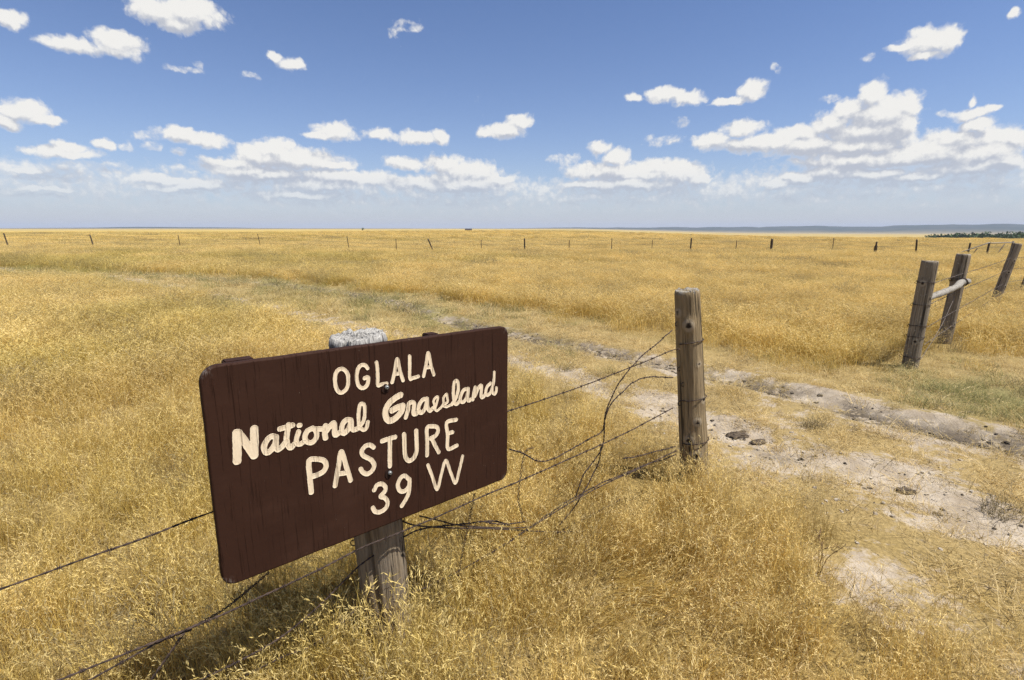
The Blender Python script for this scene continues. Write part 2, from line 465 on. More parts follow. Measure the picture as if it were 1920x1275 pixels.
def land(x, y, near=None):
    x = np.asarray(x, float); y = np.asarray(y, float)
    d = np.hypot(x, y); az = np.degrees(np.arctan2(x, np.maximum(y, 1e-6)))
    az = np.where(y < 0, np.sign(x) * 90, az)
    z = (fbm(x * 0.35, y * 0.35, 5) - 0.5) * 0.07 * sstep(40 - d, 0, 30)
    # gentle swells of the prairie
    z = z + (fbm(x / 140, y / 90, 41, 3) - 0.5) * 1.1 * sstep(d, 60, 240) * sstep(2500 - d, 0, 1500)
    drop = sstep(az, 4, 27)
    z = z - 6.0 * sstep(az, 8, 30) * 0.18 * sstep(d, 60, 170)
    z = z - drop * 24 * sstep(d, 150, 820) - drop * 40 * sstep(d, 2500, 8500)
    z = z - (1 - drop) * 3.5 * sstep(d, 300, 1500) + (1 - drop) * 4.2 * sstep(d, 1600, 4200) * (0.35 + 0.9 * fbm(az / 9 + 20, d / 5000, 77, 3))
    # hills at the rim of the plain
    az2 = az + 2.2 * (fbm(az / 3.0 + 9, d / 4000, 63, 3) - 0.5)
    hz = sstep(az2, -2, 9) * (26 + 20 * sstep(az2, 14, 22) + 34 * sstep(az2, 26, 40)) + 24 * np.exp(-((az2 + 33) / 7) ** 2) + 5
    hz = hz * (0.25 + 1.35 * fbm(az / 2.3 + 50, d / 9000, 61, 4)) + drop * 52
    z = z + hz * sstep(d, 8600, 12500) * sstep(19000 - d, 0, 5000)
    return z


def land_full(x, y, m=None):
    tall, bare, green, nr, fr, trk = masks(x, y) if m is None else m
    z = land(x, y)
    x = np.asarray(x, float); y = np.asarray(y, float)
    near = sstep(35 - np.hypot(x, y), 0, 15)
    w1 = 0.20 + 0.10 * vnoise(x * 1.1, y * 1.1, 8)
    z = z - near * 0.045 * np.exp(-(nr / w1) ** 2) - near * 0.06 * np.exp(-(fr / (w1 * 0.8)) ** 2)
    z = z + near * 0.03 * np.exp(-((fr - 0.36) / 0.13) ** 2) * (0.3 + 1.2 * vnoise(x * 3, y * 3, 4))
    z = z + near * 0.02 * np.exp(-((nr - 0.33) / 0.13) ** 2)
    z = z + trk * (fbm(x * 6, y * 6, 15, 3) - 0.5) * 0.035 * near
    return z


# ------------------------------------------------------------------ materials
def geo_pos(t):
    return t.n('ShaderNodeNewGeometry').outputs['Position']


def attr(t, name, kind='GEOMETRY'):
    return t.n('ShaderNodeAttribute', attribute_name=name, attribute_type=kind).outputs['Fac']


def make_ground_mat():
    m, t = mat_new('prairie_ground')
    P = geo_pos(t)
    bare = attr(t, 'bare'); green = attr(t, 'green'); trk = attr(t, 'track')
    fine = t.noise(P, 38, 5, 0.65)
    mid = t.noise(P, 5, 4, 0.6)
    blade = t.noise(t.vm('MULTIPLY', P, (1.0, 2.6, 1.0)), 120, 4, 0.7, 0.6)
    straw = t.mix(t.step(t.m('MULTIPLY_ADD', fine, 0.5, t.m('MULTIPLY', blade, 0.6)), 0.40, 0.72), (0.085, 0.058, 0.02), (0.42, 0.30, 0.11))
    # far field: speckled straw, ripening bands, a few damp green sweeps
    Pf = t.vm('MULTIPLY', P, (0.011, 0.03, 0))
    band = t.noise(Pf, 1.0, 5, 0.55)
    band2 = t.noise(t.vm('MULTIPLY', P, (0.0013, 0.0042, 0)), 1.0, 4, 0.55)
    far = t.mix(t.step(band, 0.35, 0.68), (0.45, 0.325, 0.09), (0.56, 0.41, 0.135))
    far = t.mix(t.m('MULTIPLY', t.step(band2, 0.52, 0.66), 0.6), far, (0.19, 0.155, 0.05))
    sp = t.noise(t.vm('MULTIPLY', P, (1.3, 0.55, 0)), 1.0, 4, 0.7)
    far = t.mix(t.step(sp, 0.36, 0.72), t.mix(0.26, far, (0.16, 0.11, 0.04)), far)
    dist = t.vm('LENGTH', P)
    dry = t.mix(t.step(dist, 45.0, 140.0), straw, far)
    low = t.step(t.n('ShaderNodeSeparateXYZ', i={0: P}).outputs[2], -30.0, -14.0, 1.0, 0.0)
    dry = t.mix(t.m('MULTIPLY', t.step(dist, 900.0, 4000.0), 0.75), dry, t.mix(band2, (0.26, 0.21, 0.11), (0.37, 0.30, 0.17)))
    dry = t.mix(t.step(dist, 8000.0, 10500.0), dry, t.mix(t.step(band2, 0.4, 0.6), (0.035, 0.05, 0.04), (0.07, 0.075, 0.06)))
    # a strip of darker green pasture out beyond the fence
    dry = t.mix(t.m('MULTIPLY', attr(t, 'sward'), 0.85), dry, (0.085, 0.095, 0.035))
    # dusty pale soil, darker crumbs and cracks, scattered straw
    soil = t.mix(t.step(mid, 0.3, 0.7), (0.31, 0.25, 0.18), (0.46, 0.39, 0.30))
    soil = t.mix(t.step(t.noise(P, 90, 4, 0.7), 0.58, 0.76), soil, (0.23, 0.19, 0.145))
    vor = t.n('ShaderNodeTexVoronoi', feature='DISTANCE_TO_EDGE', i={'Vector': t.vm('ADD', P, t.vm('MULTIPLY', t.noise(P, 9, 2, col=True), (0.12, 0.12, 0.12))), 'Scale': 7.0})
    crack = t.step(vor.outputs['Distance'], 0.0, 0.035)
    soil = t.mix(t.m('MULTIPLY', t.m('SUBTRACT', 1.0, crack), 0.3), soil, (0.26, 0.21, 0.16))
    low_cover = t.mix(fine, (0.17, 0.12, 0.05), (0.46, 0.34, 0.15))
    low_cover = t.mix(t.m('MULTIPLY', green, 0.65), low_cover, t.mix(fine, (0.09, 0.10, 0.035), (0.22, 0.21, 0.09)))
    edge = t.m('ADD', bare, t.m('MULTIPLY', t.m('SUBTRACT', t.noise(P, 8, 6, 0.75), 0.5), 1.9))
    bm = t.m('MULTIPLY', t.step(edge, 0.30, 0.62), t.step(bare, 0.02, 0.16))
    c = t.mix(t.m('MAXIMUM', trk, t.step(bare, 0.1, 0.5)), dry, low_cover)
    c = t.mix(bm, c, soil)
    mud = t.m('MULTIPLY', attr(t, 'mud'), t.step(t.noise(P, 9, 5, 0.75), 0.36, 0.5))  # dark mud stain, with part of the rut's shadow painted into its colour
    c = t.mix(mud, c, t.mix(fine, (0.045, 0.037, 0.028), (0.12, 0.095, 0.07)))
    h = t.m('ADD', t.m('MULTIPLY', t.noise(P, 60, 4, 0.7), 0.6), t.m('MULTIPLY', t.noise(P, 14, 4, 0.6), 1.0))
    finish(t, principled(t, c, 0.95, 0.1, normal=bump(t, h, 0.8, 0.02)))
    return m


def make_grass_mat(name, pal, trans=0.35):
    """pal: list of (fac, colour) for the stem tone; instance 'hue' shifts it green / rusty"""
    m, t = mat_new(name)
    tone = attr(t, 'tone'); hue = attr(t, 'hue', 'INSTANCER'); val = attr(t, 'val', 'INSTANCER')
    r = t.n('ShaderNodeValToRGB', i={'Fac': tone})
    el = r.color_ramp.elements
    while len(el) < len(pal):
        el.new(0.5)
    for e, (p, c) in zip(el, pal):
        e.position = p; e.color = (*c, 1)
    c = r.outputs[0]
    c = t.mix(t.step(hue, 0.5, 1.05), c, t.mix(0.45, c, (0.34, 0.29, 0.06)))
    c = t.mix(t.step(hue, 0.40, 0.0, 0.0, 0.40), c, t.mix(0.55, c, (0.58, 0.34, 0.07)))
    c = t.mix(t.step(val, 0.16, 0.04, 0.0, 0.6), c, (0.34, 0.28, 0.19))
    v = t.m('MULTIPLY_ADD', val, 0.52, 0.76)
    c = t.vm('MULTIPLY', c, t.n('ShaderNodeCombineXYZ', i={0: v, 1: v, 2: v}).outputs[0])
    d = t.n('ShaderNodeBsdfDiffuse', i={'Color': c})
    tr = t.n('ShaderNodeBsdfTranslucent', i={'Color': c})
    mx = t.n('ShaderNodeMixShader', i={0: trans, 1: d.outputs[0], 2: tr.outputs[0]})
    finish(t, mx.outputs[0])
    return m


def make_wood(name, c0, c1, c2, top=None, top_z=1.2, lichen=0.0, dark_band=0.0, end_col=(0.36, 0.33, 0.28)):
    m, t = mat_new(name)
    tc = t.n('ShaderNodeTexCoord').outputs['Object']
    rnd = t.n('ShaderNodeObjectInfo').outputs['Random']
    o = t.vm('ADD', tc, t.n('ShaderNodeCombineXYZ', i={0: t.m('MULTIPLY', rnd, 9.0), 1: 0.0, 2: t.m('MULTIPLY', rnd, 31.0)}).outputs[0])
    wv = t.vm('MULTIPLY_ADD', t.noise(t.vm('MULTIPLY', o, (3, 3, 2)), 1.0, 2, col=True), (0.02, 0.02, 0), o)
    grain = t.noise(t.vm('MULTIPLY', wv, (60, 60, 2.2)), 1.0, 5, 0.65)
    fibre = t.noise(t.vm('MULTIPLY', wv, (170, 170, 5)), 1.0, 3, 0.6)
    blot = t.noise(t.vm('MULTIPLY', o, (7, 7, 3.2)), 1.0, 4, 0.6)
    c = t.mix(t.step(grain, 0.32, 0.68), c0, c1)
    c = t.mix(t.step(blot, 0.45, 0.75), c, c2)
    c = t.mix(t.m('MULTIPLY', t.step(fibre, 0.56, 0.7), 0.55), c, t.mix(0.72, c, (0.02, 0.015, 0.01)))
    crack = t.step(t.noise(t.vm('MULTIPLY', wv, (34, 34, 1.1)), 1.0, 3, 0.55), 0.40, 0.34)
    c = t.mix(t.m('MULTIPLY', crack, 0.8), c, (0.03, 0.024, 0.018))
    if lichen:
        li = t.step(t.noise(t.vm('MULTIPLY', o, (26, 26, 20)), 1.0, 4, 0.7), 0.60, 0.70)
        c = t.mix(t.m('MULTIPLY', li, lichen), c, (0.55, 0.52, 0.45))
    if top:
        z = t.n('ShaderNodeSeparateXYZ', i={0: tc}).outputs[2]
        zz = t.m('ADD', z, t.m('MULTIPLY', t.m('SUBTRACT', grain, 0.5), 0.16))
        pale = t.mix(t.step(fibre, 0.35, 0.66), (0.19, 0.18, 0.168), top)
        if dark_band:  # darker band just below the post top, ragged along the fibres
            drip = t.m('ADD', z, t.m('MULTIPLY', t.m('SUBTRACT', fibre, 0.5), 0.22))
            c = t.mix(t.m('MULTIPLY', t.step(drip, top_z - 0.12, top_z - 0.03), dark_band), c, (0.05, 0.047, 0.05))
        c = t.mix(t.step(zz, top_z, top_z + 0.02), c, pale)
    # knots: dark heart, paler collar
    kn = attr(t, 'knot')
    c = t.mix(t.m('MULTIPLY', t.step(kn, 0.25, 0.55), 0.55), c, t.mix(0.6, c, (0.46, 0.40, 0.31)))
    c = t.mix(t.step(kn, 0.72, 0.9), c, (0.04, 0.03, 0.022))
    # end grain on the sawn top: rings and radial splits
    sx = t.n('ShaderNodeSeparateXYZ', i={0: wv})
    rad = t.m('SQRT', t.m('ADD', t.m('POWER', sx.outputs[0], 2.0), t.m('POWER', sx.outputs[1], 2.0)))
    ring = t.m('SINE', t.m('MULTIPLY_ADD', t.noise(o, 30, 3), 6.0, t.m('MULTIPLY', rad, 620.0)))
    ang = t.m('ARCTAN2', sx.outputs[1], sx.outputs[0])
    split = t.step(t.noise(t.n('ShaderNodeCombineXYZ', i={0: t.m('MULTIPLY', t.m('COSINE', ang), 5.0), 1: t.m('MULTIPLY', t.m('SINE', ang), 5.0), 2: t.m('MULTIPLY', rad, 8.0)}).outputs[0], 1.6, 3, 0.6), 0.40, 0.36)
    end = t.mix(t.step(ring, -0.2, 0.7), t.mix(0.28, end_col, (0.06, 0.05, 0.04)), end_col)
    end = t.mix(split, end, (0.03, 0.025, 0.02))
    nz = t.n('ShaderNodeSeparateXYZ', i={0: t.n('ShaderNodeNewGeometry').outputs['True Normal']}).outputs[2]
    c = t.mix(t.step(nz, 0.72, 0.86), c, end)
    h = t.m('ADD', grain, t.m('ADD', t.m('MULTIPLY', fibre, 0.6), t.m('MULTIPLY', crack, -1.6)))
    h = t.m('MULTIPLY_ADD', t.m('MULTIPLY', split, t.step(nz, 0.72, 0.86)), -1.5, h)
    finish(t, principled(t, c, 0.9, 0.1, normal=bump(t, h, 1.0, 0.008)))
    return m


def make_sign_mat():
    m, t = mat_new('brown_sign_paint')
    o = t.n('ShaderNodeTexCoord').outputs['Object']
    wv = t.vm('MULTIPLY_ADD', t.noise(t.vm('MULTIPLY', o, (4, 4, 1.5)), 1.0, 2, col=True), (0.012, 0, 0), o)
    g = t.noise(t.vm('MULTIPLY', wv, (150, 150, 5.0)), 1.0, 4, 0.6)
    g2 = t.noise(t.vm('MULTIPLY', wv, (46, 46, 1.6)), 1.0, 3, 0.55)
    blot = t.noise(t.vm('MULTIPLY', o, (5, 5, 3)), 1.0, 4, 0.6)
    c = t.mix(blot, (0.0265, 0.0118, 0.0078), (0.043, 0.0193, 0.0122))
    c = t.mix(t.m('MULTIPLY', t.step(g, 0.60, 0.68), 0.6), c, (0.02, 0.009, 0.006))
    c = t.mix(t.m('MULTIPLY', t.step(g2, 0.66, 0.72), 0.6), c, (0.015, 0.007, 0.005))
    fade = t.noise(t.vm('MULTIPLY', o, (2.2, 2.2, 5)), 1.0, 5, 0.65)
    c = t.mix(t.m('MULTIPLY', t.step(fade, 0.5, 0.75), 0.35), c, (0.068, 0.034, 0.023))
    # chipped specks down to pale wood, gathered at corners and scratches
    chip = t.noise(t.vm('MULTIPLY', o, (120, 120, 46)), 1.0, 3, 0.75)
    where = t.noise(t.vm('MULTIPLY', o, (9, 9, 6)), 1.0, 2, 0.5)
    cm = t.step(t.m('MULTIPLY_ADD', where, 0.24, chip), 0.845, 0.875)
    c = t.mix(t.m('MULTIPLY', cm, 0.7), c, (0.42, 0.36, 0.29))
    # rubbed corners, rim of the board
    s = t.n('ShaderNodeSeparateXYZ', i={0: o})
    ex = t.step(t.m('ABSOLUTE', s.outputs[0]), 0.535, 0.573)
    ez = t.step(t.m('ABSOLUTE', s.outputs[2]), 0.31, 0.347)
    cor = t.m('MULTIPLY', t.m('MULTIPLY', ex, ez), t.step(chip, 0.46, 0.62))
    c = t.mix(t.m('MULTIPLY', cor, 0.65), c, (0.40, 0.36, 0.32))
    h = t.m('ADD', t.m('MULTIPLY', t.step(g, 0.56, 0.70), -1.0), t.m('MULTIPLY', t.step(g2, 0.62, 0.72), -1.4))
    h = t.m('MULTIPLY_ADD', t.noise(o, 60, 3, 0.6), 0.35, h)
    finish(t, principled(t, c, 0.66, 0.08, normal=bump(t, h, 0.55, 0.004)))
    return m


def make_letter_mat():
    m, t = mat_new('cream_letter_paint')
    o = t.n('ShaderNodeTexCoord').outputs['Object']
    n = t.noise(t.vm('MULTIPLY', o, (60, 60, 14)), 1.0, 5, 0.65)
    c = t.mix(n, (0.62, 0.49, 0.33), (0.80, 0.68, 0.50))
    c = t.mix(t.step(t.noise(t.vm('MULTIPLY', o, (150, 150, 40)), 1.0, 4, 0.75), 0.60, 0.70, 0, 0.8), c, (0.30, 0.20, 0.12))
    wv = t.vm('MULTIPLY_ADD', t.noise(t.vm('MULTIPLY', o, (4, 4, 1.5)), 1.0, 2, col=True), (0.012, 0, 0), o)
    g = t.noise(t.vm('MULTIPLY', wv, (150, 150, 5.0)), 1.0, 4, 0.6)
    c = t.mix(t.m('MULTIPLY', t.step(g, 0.58, 0.68), 0.55), c, (0.34, 0.24, 0.15))
    finish(t, principled(t, c, 0.75, 0.15, normal=bump(t, t.m('MULTIPLY_ADD', t.step(g, 0.55, 0.68), -1.2, n), 0.7, 0.003)))
    return m


def make_metal(name, c0, c1, rough=0.65, metal=0.5):
    m, t = mat_new(name)
    P = t.n('ShaderNodeTexCoord').outputs['Object']
    n = t.noise(P, 45, 4, 0.65)
    finish(t, principled(t, t.mix(t.step(n, 0.35, 0.65), c0, c1), rough, 0.3, metal, bump(t, t.noise(P, 220, 3), 0.4, 0.001)))
    return m


def make_plain(name, c0, c1, scale=20, rough=0.9, bs=0.5, bd=0.01):
    m, t = mat_new(name)
    P = t.n('ShaderNodeTexCoord').outputs['Object']
    n = t.noise(P, scale, 5, 0.65)
    finish(t, principled(t, t.mix(t.step(n, 0.3, 0.7), c0, c1), rough, 0.15, normal=bump(t, n, bs, bd)))
    return m


M_GROUND = make_ground_mat()
M_STRAW = make_grass_mat('dry_straw_grass', [(0.0, (0.36, 0.255, 0.07)), (0.35, (0.58, 0.415, 0.125)), (0.7, (0.71, 0.53, 0.185)), (1.0, (0.80, 0.645, 0.335))])
M_SHORT = make_grass_mat('short_dry_grass', [(0.0, (0.30, 0.21, 0.08)), (0.5, (0.58, 0.43, 0.18)), (1.0, (0.72, 0.59, 0.34))])
M_GREEN = make_grass_mat('low_green_growth', [(0.0, (0.13, 0.14, 0.05)), (0.5, (0.25, 0.24, 0.10)), (1.0, (0.46, 0.41, 0.20))])
M_POST_SIGN = make_wood('weathered_sign_post_wood', (0.15, 0.115, 0.078), (0.30, 0.24, 0.165), (0.20, 0.165, 0.125), top=(0.38, 0.365, 0.335), top_z=1.272, dark_band=0.85, end_col=(0.46, 0.44, 0.40))
M_POST_GATE = make_wood('weathered_brown_post_wood', (0.17, 0.126, 0.07), (0.31, 0.235, 0.137), (0.21, 0.158, 0.094), top=(0.36, 0.32, 0.25), top_z=1.318)
M_POST_GREY = make_wood('weathered_grey_post_wood', (0.15, 0.122, 0.09), (0.30, 0.25, 0.185), (0.21, 0.178, 0.135), lichen=0.5)
M_LOG = make_wood('bleached_log_wood', (0.20, 0.185, 0.16), (0.40, 0.375, 0.33), (0.31, 0.285, 0.245))
M_FAR_POST = make_wood('dark_far_post_wood', (0.06, 0.048, 0.036), (0.12, 0.095, 0.07), (0.08, 0.065, 0.05))
M_STEEL = make_metal('rusty_steel_post', (0.05, 0.04, 0.035), (0.11, 0.075, 0.055), 0.8, 0.2)
M_WIRE = make_metal('rusty_barbed_wire', (0.028, 0.018, 0.014), (0.075, 0.05, 0.04), 0.75, 0.1)
M_WIRE_PALE = make_metal('weathered_fence_wire', (0.12, 0.095, 0.08), (0.2, 0.17, 0.15), 0.7, 0.3)
M_BOLT = make_metal('galvanised_bolt', (0.22, 0.23, 0.23), (0.36, 0.37, 0.36), 0.55, 0.6)
M_BOLT_SHADE_DOOR = make_plain('bolt_shade_and_door_paint', (0.012, 0.007, 0.005), (0.03, 0.014, 0.01))  # painted shade around the sign bolts; also colours the far building's door
M_SIGN = make_sign_mat()
M_LETTER = make_letter_mat()
M_DUNG = make_plain('dried_dung', (0.04, 0.03, 0.022), (0.13, 0.10, 0.07), 40, 0.95, 0.8, 0.01)
M_CLOD = make_plain('dark_mud_clod', (0.05, 0.042, 0.034), (0.12, 0.10, 0.08), 30, 0.95, 0.8, 0.01)
M_PALECLOD = make_plain('pale_soil_clod', (0.30, 0.25, 0.19), (0.50, 0.44, 0.35), 30, 0.95, 0.6, 0.01)
M_TREE = make_plain('far_tree_foliage', (0.04, 0.07, 0.03), (0.09, 0.125, 0.055), 0.5, 0.9, 0, 0)
M_TRUNK = make_plain('tree_bark', (0.06, 0.05, 0.04), (0.12, 0.10, 0.08), 3)
M_BARNWALL = make_plain('far_building_wall', (0.10, 0.07, 0.06), (0.15, 0.11, 0.09), 0.4)
M_BARNROOF = make_plain('far_building_roof', (0.06, 0.05, 0.05), (0.10, 0.09, 0.085), 0.4)
M_WEED = make_plain('dry_brown_weed', (0.10, 0.06, 0.035), (0.24, 0.15, 0.08), 30)


# ------------------------------------------------------------------ ground: one sheet to beyond the horizon
def build_ground():
    def axis(c, a, ext_, n):
        T = math.asinh(ext_ / a)
        return c + a * np.sinh(np.linspace(-T, T, n))
    xs = axis(2.2, 3.4, 17500, 640)
    ys = axis(5.0, 3.4, 17500, 640)
    X, Y = np.meshgrid(xs, ys)
    x, y = X.ravel(), Y.ravel()
    mk = masks(x, y)
    z = land_full(x, y, mk)
    n = len(xs)
    mud = np.exp(-((mk[4] - 0.02) / (0.15 + 0.012 * np.minimum(np.hypot(x, y), 12))) ** 2) * sstep(fbm(x * 1.4, y * 1.4, 91), 0.22, 0.46) * mk[5]  # mud stain and painted shade along the far rut
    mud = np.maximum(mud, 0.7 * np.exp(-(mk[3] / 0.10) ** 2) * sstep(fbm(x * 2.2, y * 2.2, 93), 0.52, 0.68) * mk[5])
    d = np.hypot(x, y); az = np.degrees(np.arctan2(x, np.maximum(y, 1e-3)))
    sward = sstep(az, -1, 5) * sstep(25 - az, 0, 6) * sstep(d, 190, 215) * sstep(330 - d, 0, 60)
    sward = np.maximum(sward, 0.55 * sstep(-az, 24, 36) * sstep(d, 120, 150) * sstep(260 - d, 0, 60))
    sward = np.maximum(sward, 0.5 * sstep(fbm(az / 6 + 3, d / 60, 44), 0.6, 0.72) * sstep(d, 90, 130) * sstep(900 - d, 0, 200))
    idx = np.arange(n * n).reshape(n, n)
    F = np.stack([idx[:-1, :-1], idx[:-1, 1:], idx[1:, 1:], idx[1:, :-1]], -1).reshape(-1, 4)
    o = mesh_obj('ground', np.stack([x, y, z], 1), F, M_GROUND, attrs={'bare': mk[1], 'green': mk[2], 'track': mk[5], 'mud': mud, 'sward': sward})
    tag(o, kind='structure')


build_ground()


# haze: the air between here and the hills
def build_haze():
    x0, y0, z0 = -18000, -18000, -120.0
    x1, y1, z1 = 18000, 18000, 130.0
    V = [(x0, y0, z0), (x1, y0, z0), (x1, y1, z0), (x0, y1, z0), (x0, y0, z1), (x1, y0, z1), (x1, y1, z1), (x0, y1, z1)]
    F = [(0, 3, 2, 1), (4, 5, 6, 7), (0, 1, 5, 4), (1, 2, 6, 5), (2, 3, 7, 6), (3, 0, 4, 7)]
    m, t = mat_new('haze_air')
    pv = t.n('ShaderNodeVolumePrincipled')
    pv.inputs['Color'].default_value = (0.66, 0.76, 0.96, 1)
    pv.inputs['Density'].default_value = 4.2e-5
    pv.inputs['Anisotropy'].default_value = 0.0
    o = t.n('ShaderNodeOutputMaterial')
    t.t.links.new(pv.outputs[0], o.inputs['Volume'])
    h = mesh_obj('haze', V, F, m, smooth=False)
    tag(h, kind='stuff')


if 4.2e-5 > 0:
    build_haze()


# ------------------------------------------------------------------ tubes and posts
def catmull(pts, step):
    P = np.array(pts, float)
    if len(P) == 2:
        n = max(2, int(np.linalg.norm(P[1] - P[0]) / step))
        return P[0] + (P[1] - P[0]) * np.linspace(0, 1, n + 1)[:, None]
    Q = np.vstack([2 * P[0] - P[1], P, 2 * P[-1] - P[-2]])
    out = []
    for k in range(1, len(Q) - 2):
        a, b, c, d = Q[k - 1], Q[k], Q[k + 1], Q[k + 2]
        n = max(2, int(np.linalg.norm(c - b) / step))
        for t in np.linspace(0, 1, n, endpoint=False):
            out.append(0.5 * ((2 * b) + (-a + c) * t + (2 * a - 5 * b + 4 * c - d) * t * t + (-a + 3 * b - 3 * c + d) * t ** 3))
    out.append(Q[-2])
    return np.array(out)


def frames(path):
    T = np.gradient(path, axis=0)
    T /= np.linalg.norm(T, axis=1)[:, None] + 1e-12
    up = np.array([0.13, 0.21, 0.97])
    A = np.cross(T, up); A /= np.linalg.norm(A, axis=1)[:, None] + 1e-9
    B = np.cross(A, T)
    return T, A, B


def tube(path, rad, sides=5):
    T, A, B = frames(path)
    n = len(path)
    rad = np.broadcast_to(np.asarray(rad, float), (n,))
    th = np.linspace(0, 2 * np.pi, sides, endpoint=False)
    V = path[:, None, :] + rad[:, None, None] * (np.cos(th)[None, :, None] * A[:, None, :] + np.sin(th)[None, :, None] * B[:, None, :])
    idx = np.arange(n * sides).reshape(n, sides)
    nx = np.roll(idx, -1, axis=1)
    F = np.stack([idx[:-1], nx[:-1], nx[1:], idx[1:]], -1).reshape(-1, 4)
    V = V.reshape(-1, 3)
    faces = [tuple(f) for f in F] + [tuple(idx[0][::-1]), tuple(idx[-1])]
    return V, faces


def join(parts):
    V = []; F = []; o = 0
    for v, f in parts:
        V.append(np.asarray(v)); F += [tuple(int(i) + o for i in q) for q in f]; o += len(v)
    return np.vstack(V), F


def timber_mesh(H, r_top, r_bot, seed, sink=0.15, cracks=3, knots=(), n=72, rows=60, frayed=0.0, front_crack=None):
    rng = np.random.default_rng(seed)
    th = np.linspace(0, 2 * np.pi, n, endpoint=False)
    zz = np.linspace(-sink, H, rows)
    TH, Z = np.meshgrid(th, zz)
    rr = r_bot + (r_top - r_bot) * np.clip((Z + sink) / (H + sink), 0, 1)
    cx, cy = np.cos(TH), np.sin(TH)
    rr = rr * (1 + 0.10 * (fbm(cx * 1.3 + 5 + seed, cy * 1.3 + Z * 1.2, seed) - 0.5) + 0.07 * (fbm(cx * 3 + seed, cy * 3 + Z * 5, seed + 5) - 0.5))
    rr = rr + 0.004 * (vnoise(TH * 7 + seed, Z * 3, seed + 9) - 0.5)
    cr = [(a, rng.uniform(-0.1, H * 0.5), rng.uniform(H * 0.55, H * 1.05), rng.uniform(0.006, 0.014)) for a in rng.uniform(0, 2 * np.pi, cracks)]
    if front_crack is not None:
        cr.append((front_crack, 0.15, H + 0.1, 0.022))
    for a, z0, z1, dep in cr:
        da = np.angle(np.exp(1j * (TH - a - 0.25 * (vnoise(Z * 1.7, Z * 0 + a, seed) - 0.5))))
        rr = rr - dep * np.exp(-(da / 0.075) ** 2) * sstep(Z, z0 - 0.1, z0 + 0.1) * (1 - sstep(Z, z1 - 0.05, z1 + 0.1))
    kn = np.zeros_like(rr)
    for a, z, s, hgt in knots:
        da = np.angle(np.exp(1j * (TH - a))) * r_top
        q = np.sqrt(da ** 2 + ((Z - z) * 0.9) ** 2) / s
        kn = np.maximum(kn, np.exp(-(q * 0.8) ** 2))
        rr = rr + hgt * np.exp(-(q ** 2)) - hgt * 1.2 * np.exp(-((q / 0.4) ** 2))
    topw = (Z - (H - 0.03)).clip(0) / 0.03
    rr = rr * (1 - 0.05 * topw ** 2)
    if frayed:
        rr = rr + frayed * sstep(Z, H - 0.07, H - 0.02) * (0.5 + 0.9 * vnoise(TH * 9, Z * 0 + 3, seed))
    X = rr * cx; Y = rr * cy
    Zt = Z + (Z > H - 0.02) * ((fbm(cx * 2.2 + 7, cy * 2.2, seed + 3) - 0.5) * 0.03 + (frayed > 0) * 0.016 * (vnoise(TH * 10, TH * 0, seed + 2) - 0.5))
    V = np.stack([X, Y, Zt], -1).reshape(-1, 3)
    idx = np.arange(rows * n).reshape(rows, n)
    nx = np.roll(idx, -1, 1)
    F = [tuple(q) for q in np.stack([idx[:-1], nx[:-1], nx[1:], idx[1:]], -1).reshape(-1, 4)]
    last = idx[-1]; rim = V[last].copy(); cnt = len(V); parts = [V]
    for s in (0.93, 0.72, 0.48, 0.24):
        ring = rim.copy(); ring[:, :2] *= s
        ring[:, 2] = rim[:, 2] * 0.35 + rim[:, 2].mean() * 0.65 + (rng.random(n) - 0.5) * (0.006 + frayed * 0.5) - (1 - s) * 0.006 - frayed * 0.9 * (1 - s) + frayed * 0.3
        parts.append(ring)
        nw = np.arange(cnt, cnt + n); cnt += n
        for k in range(n):
            F.append((last[k], last[(k + 1) % n], nw[(k + 1) % n], nw[k]))
        last = nw
    parts.append(np.array([[0, 0, rim[:, 2].mean() - 0.01 - frayed * 0.6]]))
    for k in range(n):
        F.append((last[k], last[(k + 1) % n], cnt))
    VV = np.vstack(parts)
    return VV, F, np.concatenate([kn.ravel(), np.zeros(len(VV) - kn.size)])


def wrap_mesh(r, z, tilt, seed, turns=1.0, rad=0.0033, a0=0.0, tail=0.05):
    rng = np.random.default_rng(seed)
    n = int(56 * turns)
    a = a0 + np.linspace(0, 2 * np.pi * turns, n)
    rr = r + 0.004 + 0.002 * vnoise(a * 2, a * 0, seed)
    p = np.stack([rr * np.cos(a), rr * np.sin(a), z + tilt * np.sin(a - a0) + 0.01 * (a - a0) / 6.3 + 0.004 * (vnoise(a * 3, a * 0, seed + 1) - 0.5)], 1)
    if tail:
        e = p[-1]; o = np.array([math.cos(a[-1]), math.sin(a[-1]), 0])
        p = np.vstack([p, e + o * tail * 0.4 + np.array([0, 0, 0.012]), e + o * tail * 0.7 + np.array([0, 0, -0.012]), e + o * tail * 0.35 + np.array([0.006, 0, -0.028])])
    T, A, B = frames(p)
    ph = np.arange(len(p)) * 0.9
    pp = [tube(p + 0.0016 * (np.cos(ph + s)[:, None] * A + np.sin(ph + s)[:, None] * B), rad * 0.7, 5) for s in (0, np.pi)]
    return join(pp)


